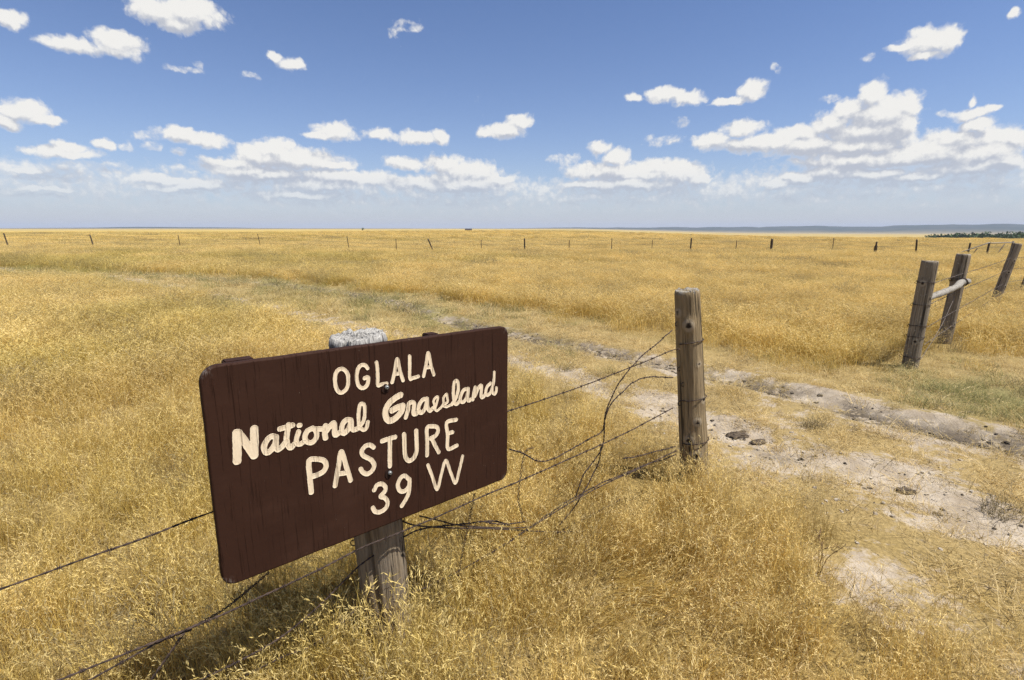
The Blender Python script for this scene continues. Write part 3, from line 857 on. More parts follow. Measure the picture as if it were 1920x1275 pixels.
def post(name, label, base, top, r_top, r_bot, seed, mat, cat='fence post', group=None, knots=(), wraps=(), nails=(), **kw):
    b, t = Vector(base), Vector(top)
    ax = t - b
    H = ax.length
    e = thing(name, label, cat, b, group)
    e.rotation_mode = 'QUATERNION'
    e.rotation_quaternion = Vector((0, 0, 1)).rotation_difference(ax.normalized())
    V, F, K = timber_mesh(H, r_top, r_bot, seed, knots=knots, **kw)
    mesh_obj('timber', V, F, mat, e, attrs={'knot': K})
    for k, w in enumerate(wraps):
        z, tilt, a0 = w[:3]
        r = r_bot + (r_top - r_bot) * z / H
        V, F = wrap_mesh(r * 1.02, z, tilt, seed + k, a0=a0, turns=w[3] if len(w) > 3 else 1.0, tail=w[4] if len(w) > 4 else 0.05)
        mesh_obj('wire_wrap', V, F, M_WIRE, e)
    for a, z in nails:
        r = (r_bot + (r_top - r_bot) * z / H)
        c = np.array([math.cos(a), math.sin(a), 0])
        p = np.array([c * (r - 0.01) + [0, 0, z + .01], c * (r + 0.012) + [0, 0, z + .006], c * (r + 0.014) + [0, 0, z - .012], c * (r - 0.006) + [0, 0, z - .018]])
        V, F = tube(catmull(p, 0.006), 0.0024, 5)
        mesh_obj('staple', V, F, M_WIRE, e)
    return e


GATE_POSTS = 'posts of the near fence and gateway'
post('wooden_post', 'weathered post with frayed pale top holding up the brown sign', (-0.532, 1.905, 0), (-0.582, 1.885, 1.308), 0.102, 0.098, 4,
     M_POST_SIGN, group=GATE_POSTS, frayed=0.006, front_crack=-1.62, cracks=4, wraps=[(0.56, 0.01, -2.2, 0.3, 0.03)], nails=[(-1.5, 0.6), (-2.9, 0.45)])
post('wooden_post', 'brown round post at the near end of the track, barbed wires ending on it', (1.268, 3.262, 0), (1.118, 3.262, 1.318), 0.078, 0.096, 12,
     M_POST_GATE, group=GATE_POSTS, cracks=3,
     knots=[(-1.9, 1.11, 0.030, 0.026), (-1.55, 0.46, 0.024, 0.018), (-2.7, 1.19, 0.022, 0.014), (-1.75, 0.22, 0.03, 0.018), (-0.9, 0.60, 0.02, 0.012), (-2.2, 0.33, 0.026, 0.02), (-1.2, 0.85, 0.016, 0.01)],
     wraps=[(0.985, 0.012, -2.7, 0.62, 0.06), (0.60, 0.012, -2.8, 0.66, 0.05), (0.30, 0.006, -2.7, 0.66, 0.02), (0.11, 0.012, -2.0, 0.6, 0.07)], nails=[(-2.9, 1.12), (-2.8, 0.82), (-2.5, 0.72), (-2.9, 0.58)])
post('wooden_post', 'leaning grey post nearest the track on the right, wrapped by four dark wires', (4.965, 6.175, 0), (4.985, 6.165, 1.325), 0.083, 0.086, 23,
     M_POST_GREY, group=GATE_POSTS, knots=[(-2.2, 0.35, 0.03, 0.014), (-2.6, 1.06, 0.03, 0.01)],
     wraps=[(1.06, 0.01, 2.8, 1.05, 0.06), (0.79, 0.01, 2.7, 1.05, 0.05), (0.535, 0.01, 2.9, 1.0, 0.03), (0.40, 0.006, 2.6, 1.0, 0.03), (0.14, 0.012, 2.6, 1.0, 0.05)], nails=[(-2.7, 1.12), (-0.5, 1.12)])
post('wooden_post', 'grey post behind the white log, joined by it to the next post', (6.585, 7.62, 0), (6.62, 7.60, 1.335), 0.088, 0.088, 31, M_POST_GREY, group=GATE_POSTS,
     knots=[(-1.4, 0.30, 0.03, 0.014)], wraps=[(0.93, 0.03, 2.6, 1.1, 0.02), (0.96, 0.02, 2.2, 1.0, 0.02)])
post('wooden_post', 'slender leaning grey post further along the right fence', (10.42, 11.0, 0), (10.68, 11.0, 1.39), 0.078, 0.085, 37, M_POST_GREY, group=GATE_POSTS,
     knots=[(-1.6, 1.05, 0.03, 0.014), (-1.9, 0.8, 0.03, 0.014), (-1.4, 0.5, 0.03, 0.014)])
post('wooden_post', 'grey post cut by the right border of the photo', (12.72, 12.72, 0), (12.92, 12.74, 1.3), 0.08, 0.085, 43, M_POST_GREY, group=GATE_POSTS)

# bleached log wedged between the two gate posts
def brace_log():
    p = catmull([(4.98, 6.10, 0.885), (5.6, 6.62, 0.892), (6.15, 7.08, 0.912), (6.45, 7.36, 0.94), (6.64, 7.46, 0.95)], 0.05)
    p = p - np.array([4.98, 6.10, 0.885])
    r = 0.039 + 0.012 * (vnoise(np.arange(len(p)) * 0.35, np.zeros(len(p)), 5) - 0.5) + np.linspace(-0.004, 0.008, len(p))
    r[-1] *= 0.8
    V, F = tube(p, r, 14)
    V = V + (np.stack([fbm(V[:, 0] * 9, V[:, 2] * 30, 3), fbm(V[:, 1] * 9, V[:, 2] * 30, 4), fbm(V[:, 0] * 12, V[:, 1] * 12, 5)], 1) - 0.5) * 0.012
    e = thing('brace_log', 'bleached white log wedged between two grey gate posts on the right', 'log', (4.98, 6.10, 0.885))
    mesh_obj('log_timber', V, F, M_LOG, e)
    k = len(p) - 4
    th = np.linspace(0, 4 * np.pi, 40)
    T, A, B = frames(p)
    ring = p[k] + T[k] * (0.02 * (th[:, None] / 6.3 - 1)) + 0.058 * (np.cos(th)[:, None] * A[k] + np.sin(th)[:, None] * B[k])
    V, F = tube(ring, 0.006, 5)
    mesh_obj('wire_wrap', V, F, M_WIRE, e)


brace_log()


# ------------------------------------------------------------------ the sign
LETTERS = [
    ('O',0.0135,[[(-0.164,0.2805),(-0.1527,0.2738),(-0.1441,0.2575),(-0.1433,0.2359),(-0.1468,0.215),(-0.1573,0.2019),(-0.1701,0.1974),(-0.1816,0.2065),(-0.1877,0.2247),(-0.1888,0.2461),(-0.1849,0.2665),(-0.1758,0.2776),(-0.164,0.2805)]]),
    ('G',0.0135,[[(-0.0716,0.2671),(-0.0788,0.2781),(-0.0887,0.2818),(-0.1001,0.2782),(-0.1086,0.2655),(-0.1127,0.2456),(-0.1121,0.226),(-0.1075,0.2109),(-0.0958,0.1999),(-0.0821,0.2018),(-0.0735,0.2124),(-0.0712,0.2341),(-0.0848,0.2332)]]),
    ('L',0.0135,[[(-0.0374,0.2826),(-0.0351,0.259),(-0.0353,0.2256),(-0.0356,0.1987),(-0.0218,0.1996),(-0.0015,0.1993)]]),
    ('A',0.0135,[[(0.0204,0.1998),(0.0306,0.2324),(0.044,0.2827),(0.0531,0.2378),(0.0643,0.1989)],[(0.0304,0.229),(0.0551,0.2271)]]),
    ('L',0.0135,[[(0.095,0.2855),(0.094,0.2497),(0.0933,0.202),(0.1074,0.2007),(0.1298,0.2027)]]),
    ('A',0.0135,[[(0.1517,0.2001),(0.163,0.2388),(0.1747,0.2869),(0.1859,0.2352),(0.197,0.1984)],[(0.1628,0.2317),(0.1858,0.2304)]]),
    ('N',0.024,[[(-0.4964,0.1367),(-0.4995,0.0856),(-0.5025,0.049)],[(-0.4927,0.1358),(-0.4747,0.0988),(-0.4547,0.0529)],[(-0.4472,0.1369),(-0.4503,0.0974),(-0.4541,0.0553)]]),
    ('a',0.0175,[[(-0.3873,0.0963),(-0.4008,0.1011),(-0.4154,0.0908),(-0.4252,0.0703),(-0.4188,0.0517),(-0.4046,0.0569),(-0.3913,0.0766),(-0.3874,0.0951)],[(-0.3878,0.0913),(-0.3897,0.0684),(-0.3863,0.0531),(-0.3716,0.0596),(-0.3586,0.0732)]]),
    ('t',0.0175,[[(-0.3472,0.1253),(-0.3524,0.1057),(-0.357,0.078),(-0.3528,0.0558),(-0.3461,0.0487),(-0.3332,0.0585)],[(-0.3738,0.1188),(-0.3572,0.1199),(-0.3354,0.122)]]),
    ('i',0.016,[[(-0.318,0.0958),(-0.3257,0.0752),(-0.327,0.0595),(-0.3164,0.0526),(-0.3035,0.0586)],[(-0.3152,0.1163),(-0.3122,0.1164)]]),
    ('o',0.017,[[(-0.2729,0.0967),(-0.2911,0.0904),(-0.3002,0.0685),(-0.2914,0.0527),(-0.2764,0.0487),(-0.2624,0.0642),(-0.2634,0.0862),(-0.2729,0.0967)],[(-0.263,0.0915),(-0.2427,0.0865)]]),
    ('n',0.0185,[[(-0.2303,0.0945),(-0.2344,0.0735),(-0.2333,0.0525)],[(-0.2318,0.0729),(-0.2162,0.0883),(-0.2022,0.0974),(-0.2008,0.079),(-0.1997,0.055),(-0.1858,0.0585)]]),
    ('a',0.018,[[(-0.1419,0.0943),(-0.1585,0.0982),(-0.1732,0.0835),(-0.176,0.0617),(-0.1683,0.0527),(-0.1522,0.0643),(-0.1424,0.0874)],[(-0.1408,0.0898),(-0.1408,0.0671),(-0.133,0.0567),(-0.1157,0.0581)]]),
    ('l',0.0135,[[(-0.1157,0.0581),(-0.0955,0.082),(-0.089,0.1179),(-0.0921,0.14),(-0.1049,0.1427),(-0.1122,0.1173),(-0.1146,0.0865),(-0.1125,0.0631),(-0.0989,0.0482),(-0.087,0.0511),(-0.0799,0.0726)]]),
    ('G',0.023,[[(0.052,0.1456),(0.0299,0.1386),(0.005,0.1234),(-0.0109,0.099),(-0.0107,0.0762),(0.0017,0.058),(0.0206,0.0587),(0.0403,0.0697),(0.0548,0.0846),(0.0596,0.1003)],[(0.0598,0.1029),(0.039,0.1009),(0.0156,0.0945)]]),
    ('r',0.0165,[[(0.0702,0.0551),(0.0797,0.0791),(0.0865,0.1063),(0.1064,0.1048),(0.1055,0.084),(0.1032,0.0634),(0.1131,0.0585),(0.128,0.0684)]]),
    ('a',0.016,[[(0.1649,0.1086),(0.1442,0.1075),(0.1288,0.0895),(0.1251,0.0691),(0.1393,0.0579),(0.1547,0.0733),(0.1647,0.1033)],[(0.1647,0.1033),(0.1652,0.0764),(0.1751,0.0581),(0.1905,0.0656)]]),
    ('s',0.0098,[[(0.1905,0.0656),(0.1969,0.075),(0.1929,0.0921),(0.2009,0.104),(0.2132,0.1069),(0.2096,0.0886),(0.2029,0.071),(0.1994,0.0582),(0.2084,0.0508),(0.2241,0.0583)]]),
    ('s',0.0105,[[(0.2272,0.0603),(0.2386,0.0744),(0.2392,0.0962),(0.2537,0.1097),(0.2565,0.0955),(0.2576,0.0759),(0.2384,0.0676),(0.2523,0.0577),(0.2747,0.0613)]]),
    ('l',0.0145,[[(0.2779,0.062),(0.2979,0.0843),(0.31,0.1154),(0.3097,0.1432),(0.3028,0.1555),(0.2914,0.1493),(0.2865,0.1199),(0.2867,0.0894),(0.2925,0.0645),(0.3022,0.0582),(0.3172,0.0692)]]),
    ('a',0.0155,[[(0.3597,0.1115),(0.3379,0.11),(0.3243,0.093),(0.3189,0.0716),(0.3336,0.0601),(0.3506,0.0737),(0.3596,0.1031)],[(0.3596,0.1031),(0.3557,0.0783),(0.3604,0.0602),(0.3741,0.0632)]]),
    ('n',0.0155,[[(0.3955,0.1105),(0.3882,0.0861),(0.3826,0.0614)],[(0.3932,0.0737),(0.4145,0.1069),(0.4268,0.1118),(0.4272,0.0901),(0.4252,0.0673),(0.4332,0.0598),(0.4475,0.0687)]]),
    ('d',0.0145,[[(0.4767,0.1128),(0.4586,0.1015),(0.4505,0.0798),(0.4582,0.0651),(0.4763,0.0718),(0.4874,0.0962),(0.495,0.1242),(0.497,0.1574)],[(0.4874,0.0962),(0.4855,0.0759),(0.4982,0.0616),(0.5075,0.0717),(0.5087,0.0863)]]),
    ('P',0.0175,[[(-0.2925,-0.1242),(-0.2937,-0.0614),(-0.2915,-0.0116),(-0.2637,-0.0149),(-0.2435,-0.0256),(-0.2371,-0.0435),(-0.2444,-0.0607),(-0.2616,-0.0683),(-0.2826,-0.0697)]]),
    ('A',0.017,[[(-0.2109,-0.1269),(-0.197,-0.0686),(-0.1821,-0.0108),(-0.1682,-0.0674),(-0.155,-0.1251)],[(-0.1998,-0.0875),(-0.1634,-0.0938)]]),
    ('S',0.0165,[[(-0.0631,-0.0269),(-0.0755,-0.0151),(-0.0924,-0.0139),(-0.1065,-0.0252),(-0.1075,-0.0417),(-0.0948,-0.0554),(-0.0752,-0.0713),(-0.0644,-0.0951),(-0.0724,-0.1134),(-0.0918,-0.1212),(-0.1081,-0.1093),(-0.1157,-0.095)]]),
    ('T',0.0175,[[(-0.0285,-0.0123),(-0.0017,-0.0107),(0.0237,-0.0103)],[(0.0018,-0.0133),(-0.0009,-0.0683),(-0.0026,-0.1171)]]),
    ('U',0.0175,[[(0.0608,-0.0093),(0.0606,-0.0571),(0.0626,-0.097),(0.0769,-0.1192),(0.0984,-0.1145),(0.1111,-0.089),(0.1128,-0.0459),(0.1124,-0.0081)]]),
    ('R',0.0165,[[(0.1577,-0.1204),(0.1597,-0.0656),(0.1609,-0.0092),(0.186,-0.008),(0.2062,-0.0166),(0.2098,-0.0341),(0.199,-0.0499),(0.1762,-0.0552)],[(0.1803,-0.0562),(0.1956,-0.09),(0.2112,-0.1224)]]),
    ('E',0.016,[[(0.2979,-0.0067),(0.2525,-0.0092),(0.2554,-0.0606),(0.2559,-0.1196),(0.2997,-0.1181)],[(0.2555,-0.055),(0.2793,-0.0553)]]),
    ('3',0.0165,[[(-0.0687,-0.1913),(-0.0566,-0.176),(-0.0388,-0.1765),(-0.0252,-0.1916),(-0.0261,-0.2091),(-0.0449,-0.2241),(-0.0275,-0.2373),(-0.0177,-0.2588),(-0.0259,-0.2776),(-0.0481,-0.2858),(-0.069,-0.2763),(-0.0769,-0.2591)]]),
    ('9',0.0165,[[(0.0756,-0.1954),(0.0573,-0.1749),(0.0381,-0.1798),(0.0264,-0.205),(0.0358,-0.23),(0.0546,-0.2363),(0.0725,-0.2239),(0.0775,-0.196)],[(0.0771,-0.2069),(0.0714,-0.2494),(0.0568,-0.2741),(0.0406,-0.2924)]]),
    ('W',0.014,[[(0.1603,-0.1622),(0.179,-0.217),(0.2,-0.2776),(0.2208,-0.2225),(0.2438,-0.1679),(0.2662,-0.225),(0.2891,-0.2795),(0.3082,-0.234),(0.3276,-0.1726)]]),
]

def build_sign():
    a = Vector((0.75245698, 0.65834763, -0.01966942)).normalized()
    up = Vector((0.0014, 0.019, 0.9998))
    up = (up - a * up.dot(a)).normalized()
    back = up.cross(a).normalized()
    W, H = 1.15, 0.698
    TL = Vector((-0.8812, 1.3891, 1.3170))
    C = TL + a * W / 2 - up * H / 2
    e = thing('wooden_sign', 'brown wooden sign with cream lettering bolted to the weathered post', 'sign', C)
    mat = Matrix((a, back, up)).transposed().to_4x4()
    e.rotation_euler = mat.to_euler()
    # board with rounded corners and softened edges
    r = 0.05

    def outline(ins):
        pts = []
        for cx_, cz_, a0, rr in ((W / 2, H / 2, 0, 0.034), (-W / 2, H / 2, 90, 0.050), (-W / 2, -H / 2, 180, 0.042), (W / 2, -H / 2, 270, 0.040)):
            sx, sz = math.copysign(1, cx_), math.copysign(1, cz_)
            for k in range(9):
                t = R(a0 + k * 90 / 8)
                pts.append((cx_ - sx * rr + (rr - ins) * math.cos(t), cz_ - sz * rr + (rr - ins) * math.sin(t)))
        # subdivide straight runs so that the edge can waver
        out = []
        for k in range(len(pts)):
            p, q = pts[k], pts[(k + 1) % len(pts)]
            n = max(1, int(math.hypot(q[0] - p[0], q[1] - p[1]) / 0.03))
            for j in range(n):
                out.append((p[0] + (q[0] - p[0]) * j / n, p[1] + (q[1] - p[1]) * j / n))
        return np.array(out)
    prof = [(0.006, 0.0), (0.0022, 0.0012), (0.0, 0.005), (0.0, 0.024), (0.003, 0.0285), (0.006, 0.03)]
    base = outline(0)
    cen = np.zeros(2)
    rings = []
    nrm = base - np.array([np.clip(base[:, 0], -W / 2 + 0.06, W / 2 - 0.06), np.clip(base[:, 1], -H / 2 + 0.06, H / 2 - 0.06)]).T
    nrm /= np.linalg.norm(nrm, axis=1)[:, None]
    wav = (fbm(base[:, 0] * 14 + 3, base[:, 1] * 14, 8) - 0.5) * 0.004
    for ins, y in prof:
        q = base - nrm * (ins - wav[:, None])
        rings.append(np.stack([q[:, 0], np.full(len(q), y), q[:, 1]], 1))
    n = len(base)
    V = np.vstack(rings)
    F = []
    for k in range(len(prof) - 1):
        for j in range(n):
            F.append((k * n + j, (k + 1) * n + j, (k + 1) * n + (j + 1) % n, k * n + (j + 1) % n))
    F.append(tuple(range(n)))
    F.append(tuple((len(prof) - 1) * n + j for j in range(n))[::-1])
    b = mesh_obj('board', V, F, M_SIGN, e, smooth=False)
    for p in b.data.polygons:
        p.use_smooth = len(p.vertices) == 4
    # letters
    for li, (ch, w, strokes) in enumerate(LETTERS):
        V, F = letter_mesh(w, strokes, li)
        y = -0.0012 - 0.00025 * (li % 2)
        V3 = np.stack([V[:, 0], np.where(V[:, 2] >= 0, y - 0.0003 + 0.0008 * sstep(V[:, 2], 0.0, 0.0042), 0.003), V[:, 1]], 1)
        mesh_obj('letter', V3, F, M_LETTER, e, smooth=True)
    # bolts, each over an off-centre dark disc painting in recess and shadow
    for bx, bz in ((-0.0035, 0.1868), (-0.0055, -0.1412)):
        th = np.linspace(0, 2 * np.pi, 20, endpoint=False)
        rr = 0.0150 + 0.0014 * np.sin(th * 3 + bx * 900)
        V = [(bx - 0.0040 + q * math.cos(t), -0.0030, bz - 0.0050 + 1.06 * q * math.sin(t)) for t, q in zip(th, rr)] + \
            [(bx - 0.0040 + q * math.cos(t), 0.004, bz - 0.0050 + 1.06 * q * math.sin(t)) for t, q in zip(th, rr)]
        F = [tuple(range(20))[::-1]] + [(k, (k + 1) % 20, 20 + (k + 1) % 20, 20 + k) for k in range(20)]
        bo = mesh_obj('bolt_hole_shade', V, F, M_BOLT_SHADE_DOOR, e, smooth=False)
        V = []; F = []
        for rr_, y in ((0.0075, 0.0), (0.0075, -0.0052), (0.0062, -0.0078), (0.003, -0.0088)):
            V += [(bx + rr_ * math.cos(t), y - 0.0025, bz + rr_ * math.sin(t)) for t in np.linspace(0, 2 * np.pi, 14, endpoint=False)]
        for k in range(3):
            for j in range(14):
                F.append((k * 14 + j, (k + 1) * 14 + j, (k + 1) * 14 + (j + 1) % 14, k * 14 + (j + 1) % 14))
        F.append(tuple(range(42, 56)))
        mesh_obj('bolt', V, F, M_BOLT, e)
    # battens behind the board, their ends showing over the top edge
    for bx, w, zt in ((-0.461, 0.082, 0.3495), (0.222, 0.05, 0.3500)):
        bm = bmesh.new()
        bmesh.ops.create_cube(bm, size=1, matrix=Matrix.Translation((bx, 0.0555, zt - 0.335)) @ Matrix.Diagonal((w, 0.05, 0.67, 1)))
        bmesh.ops.bevel(bm, geom=bm.edges[:], offset=0.004, segments=2, affect='EDGES')
        me = bpy.data.meshes.new('batten'); bm.to_mesh(me); bm.free()
        me.materials.append(M_SIGN)
        o = bpy.data.objects.new('batten', me); COL.objects.link(o); o.parent = e


def letter_mesh(w, strokes, seed):
    """distance field of the brushed strokes, contoured into one raised outline"""
    pts = np.array([p for s in strokes for p in s])
    pad = w
    h = 0.0013
    x0, z0 = pts.min(0) - pad; x1, z1 = pts.max(0) + pad
    nx, nz = int((x1 - x0) / h) + 2, int((z1 - z0) / h) + 2
    X, Z = np.meshgrid(x0 + np.arange(nx) * h, z0 + np.arange(nz) * h)
    D = np.full(X.shape, 9.0)
    for s in strokes:
        p = catmull([(a, b, 0) for a, b in s], 0.004)[:, :2]
        for a, b in zip(p[:-1], p[1:]):
            d = b - a; L = d @ d + 1e-12
            t = np.clip(((X - a[0]) * d[0] + (Z - a[1]) * d[1]) / L, 0, 1)
            D = np.minimum(D, np.hypot(X - a[0] - t * d[0], Z - a[1] - t * d[1]))
    fld = w / 2 - D + (fbm(X * 190, Z * 120, seed, 2) - 0.5) * 0.0015
    V = []; F = []; cache = {}

    def vert(key, pos, dep=0.0):
        if key not in cache:
            cache[key] = len(V); V.append((pos[0], pos[1], dep))
        return cache[key]
    Fi = fld > 0
    act = np.argwhere((Fi[:-1, :-1].astype(int) + Fi[1:, :-1] + Fi[:-1, 1:] + Fi[1:, 1:]) > 0)
    seg = []
    for j, i in act:
        c = [(j, i), (j, i + 1), (j + 1, i + 1), (j + 1, i)]
        poly = []
        for k in range(4):
            A, B = c[k], c[(k + 1) % 4]
            fa, fb = fld[A], fld[B]
            if fa > 0:
                poly.append((vert(A, (X[A], Z[A]), fld[A]), False))
            if (fa > 0) != (fb > 0):
                t = fa / (fa - fb)
                key = (min(A, B), max(A, B))
                poly.append((vert(key, (X[A] + (X[B] - X[A]) * t, Z[A] + (Z[B] - Z[A]) * t)), True))
        if len(poly) >= 3:
            F.append(tuple(q[0] for q in poly)[::-1] if False else tuple(q[0] for q in poly))
            m = len(poly)
            for k in range(m):
                if poly[k][1] and poly[(k + 1) % m][1]:
                    seg.append((poly[k][0], poly[(k + 1) % m][0]))
    low = {}
    for a, b in seg:
        for q in (a, b):
            if q not in low:
                low[q] = len(V); V.append((V[q][0], V[q][1], -1.0))
        F.append((b, a, low[a], low[b]))
    return np.array(V), F


build_sign()

# ------------------------------------------------------------------ barbed wire
WIRES = {
    'top': [(-1.37,1.197,0.756),(-1.122,1.407,0.773),(-0.984,1.527,0.788),(-0.582,1.85,0.813),(-0.018,2.306,0.854),(0.365,2.581,0.887),(0.72,2.833,0.941),(0.961,2.992,0.985),(1.009,2.992,0.991)],
    'second': [(-1.228,1.159,0.505),(-0.986,1.352,0.499),(-0.737,1.552,0.515),(-0.572,1.685,0.537),(-0.487,1.759,0.536),(-0.385,1.848,0.537),(-0.141,2.053,0.544),(0.498,2.581,0.568),(0.992,2.991,0.62)],
    'third_right': [(-0.64,1.873,0.172),(-0.45,1.984,0.117),(-0.249,2.105,0.14),(-0.008,2.266,0.186),(0.067,2.294,0.224),(0.349,2.499,0.286),(0.591,2.686,0.3),(1.052,3.054,0.31)],
    'third_twin': [(-0.209,2.213,0.066),(-0.027,2.327,0.124),(0.117,2.409,0.184),(0.358,2.57,0.262),(0.623,2.75,0.287),(1.061,3.074,0.275)],
    'slack_left': [(-1.018,1.396,0.261),(-0.922,1.48,0.262),(-0.829,1.562,0.273),(-0.718,1.659,0.324),(-0.594,1.766,0.415),(-0.448,1.897,0.452),(-0.367,1.981,0.441),(-0.198,2.137,0.366),(-0.091,2.242,0.312),(-0.013,2.322,0.239)],
    'low_left': [(-0.981,1.452,0.171),(-0.931,1.513,0.163),(-0.848,1.602,0.155),(-0.765,1.69,0.131),(-0.653,1.803,0.166),(-0.627,1.845,0.208)],
    'under_sign': [(-0.857,1.592,0.516),(-0.946,1.485,0.468),(-0.974,1.427,0.473),(-1.011,1.362,0.48),(-1.038,1.332,0.444),(-1.082,1.287,0.374),(-1.096,1.266,0.347)],
    'strand_left': [(-1.198,1.183,0.463),(-1.18,1.198,0.465),(-1.052,1.303,0.491),(-0.988,1.355,0.49)],
    'rod': [(-0.45,1.9,0.524),(-0.402,1.932,0.484),(-0.282,2.025,0.413),(-0.148,2.128,0.345),(0.067,2.297,0.225),(0.255,2.446,0.123),(0.401,2.558,0.054)],
    'cable': [(-0.397,1.969,0.506),(-0.315,2.023,0.448),(-0.24,2.072,0.396),(-0.101,2.173,0.321),(0.0,2.243,0.274),(0.08,2.295,0.247)],
    'thin_loop': [(-0.149,2.147,0.371),(-0.046,2.218,0.31),(0.066,2.297,0.272)],
    'tie': [(0.104,2.328,0.66),(0.077,2.306,0.658),(0.059,2.291,0.638),(0.041,2.277,0.528),(0.031,2.268,0.422),(0.047,2.281,0.331),(0.053,2.286,0.279)],
    'loose': [(-0.018,2.28,0.67),(0.06,2.339,0.621),(0.135,2.394,0.558),(0.221,2.46,0.541),(0.374,2.58,0.568),(0.503,2.681,0.591),(0.509,2.67,0.69),(0.559,2.696,0.811),(0.624,2.733,0.916),(0.707,2.786,0.982),(0.944,2.965,1.114)],
    'loose_branch': [(0.98,2.994,0.814),(0.792,2.845,0.858),(0.651,2.734,0.845),(0.566,2.67,0.795),(0.513,2.631,0.705),(0.501,2.626,0.549),(0.48,2.614,0.488),(0.401,2.554,0.41),(0.351,2.518,0.282)],
    'loose_drop': [(0.497,2.638,0.531),(0.473,2.624,0.404),(0.366,2.543,0.268),(0.314,2.507,0.196),(0.257,2.466,0.148)],
    'short_tail': [(0.636,2.739,0.404),(0.851,2.902,0.368),(1.05,3.052,0.336)],
    'ground_strand': [(0.115,2.454,-0.046),(0.172,2.484,-0.035),(0.33,2.597,-0.015),(0.504,2.724,-0.004),(0.693,2.863,0.019)],
    'chain': [(-0.167,2.093,0.542),(-0.192,2.081,0.417),(-0.218,2.069,0.291),(-0.244,2.056,0.149)],
}

def barb_mesh():
    parts = []
    th = np.linspace(0, 2 * np.pi * 2.2, 26)
    parts.append(tube(np.stack([np.linspace(-0.005, 0.005, 26), 0.0042 * np.cos(th), 0.0042 * np.sin(th)], 1), 0.0011, 4))
    for a, x, s in ((0.5, -0.004, 1), (3.5, -0.002, 1), (2.1, 0.002, 1), (5.2, 0.004, 1)):
        c, d = math.cos(a), math.sin(a)
        parts.append(tube(np.array([[x, 0.003 * c, 0.003 * d], [x * 1.6, 0.010 * c, 0.010 * d], [x * 2.0, 0.015 * c, 0.015 * d]]), [0.0012, 0.001, 0.0003], 4))
    return join(parts)


BARB_V, BARB_F = barb_mesh()
BARB = bpy.data.meshes.new('barb')
BARB.from_pydata([tuple(map(float, v)) for v in BARB_V], [], BARB_F)
BARB.materials.append(M_WIRE)


def barbed_wire(label, pts, seed, group=None, rad=0.0021, helix=0.0018, pitch=0.05, barbs=0.115, name='barbed_wire', step=0.011, mat=None, wob=0.004, wavelength=0.3):
    rng = np.random.default_rng(seed)
    P = np.array(pts, float)
    o = P[0].copy()
    path = catmull(P - o, step)
    n = len(path)
    s = np.concatenate([[0], np.cumsum(np.linalg.norm(np.diff(path, axis=0), axis=1))])
    z = np.zeros(n)
    path = path + wob * (np.stack([fbm(s / wavelength + seed, z + 1, seed), fbm(s / wavelength + seed, z + 2, seed + 1), fbm(s / wavelength, z + 3, seed + 2)], 1) - 0.5) * 2
    T, A, B = frames(path)
    parts = []
    for k in range(2 if helix else 1):
        ph = 2 * np.pi * s / pitch + k * np.pi
        parts.append(tube(path + helix * (np.cos(ph)[:, None] * A + np.sin(ph)[:, None] * B), rad, 4))
    V, F = join(parts)
    e = mesh_obj(name, V, F, mat or M_WIRE)
    e.location = o
    tag(e, label, 'wire', group)
    if barbs:
        t = rng.uniform(0.02, barbs)
        while t < s[-1] - 0.01:
            k = int(np.searchsorted(s, t))
            m = Matrix((Vector(T[k]), Vector(A[k]), Vector(B[k]))).transposed()
            b = bpy.data.objects.new('barb', BARB)
            COL.objects.link(b)
            b.parent = e
            b.location = path[k]
            b.rotation_euler = (m @ Matrix.Rotation(rng.uniform(0, 6.3), 3, 'X')).to_euler()
            t += barbs * rng.uniform(0.8, 1.2)
    return e


GW = 'barbed wires of the near fence'
WL = {
    'top': 'taut top strand of barbed wire passing behind the sign to the brown post',
    'second': 'barbed wire crossing the front of the sign post just under the board',
    'third_right': 'low barbed wire from the base of the sign post to the brown post foot',
    'third_twin': 'thin twin strand beside the low barbed wire right of the sign post',
    'slack_left': 'barbed wire running down left from the sign post into the grass',
    'low_left': 'lowest barbed wire left of the sign post, half lost in grass',
    'under_sign': 'kinked barbed wire dropping from the bottom edge of the sign to the lower border',
    'strand_left': 'short strand joining the wire at the lower left below the sign',
    'rod': 'dark straight wire slanting down right of the sign post, its end loose',
    'cable': 'thick dark wire curving out from under the sign',
    'thin_loop': 'short thin looped wire over the dark straight wire',
    'tie': 'upright twisted wire tie right of the sign',
    'loose': 'loose barbed wire rising in a curve to the top of the brown post',
    'loose_branch': 'arched barbed wire from the middle of the brown post hanging down',
    'loose_drop': 'hanging wire end below the tangle, reaching the grass',
    'short_tail': 'short curved wire end by the foot of the brown post',
    'ground_strand': 'wire lying along the ground between the sign and the brown post',
    'chain': 'chain-like twisted wire hanging at the right edge of the sign',
}
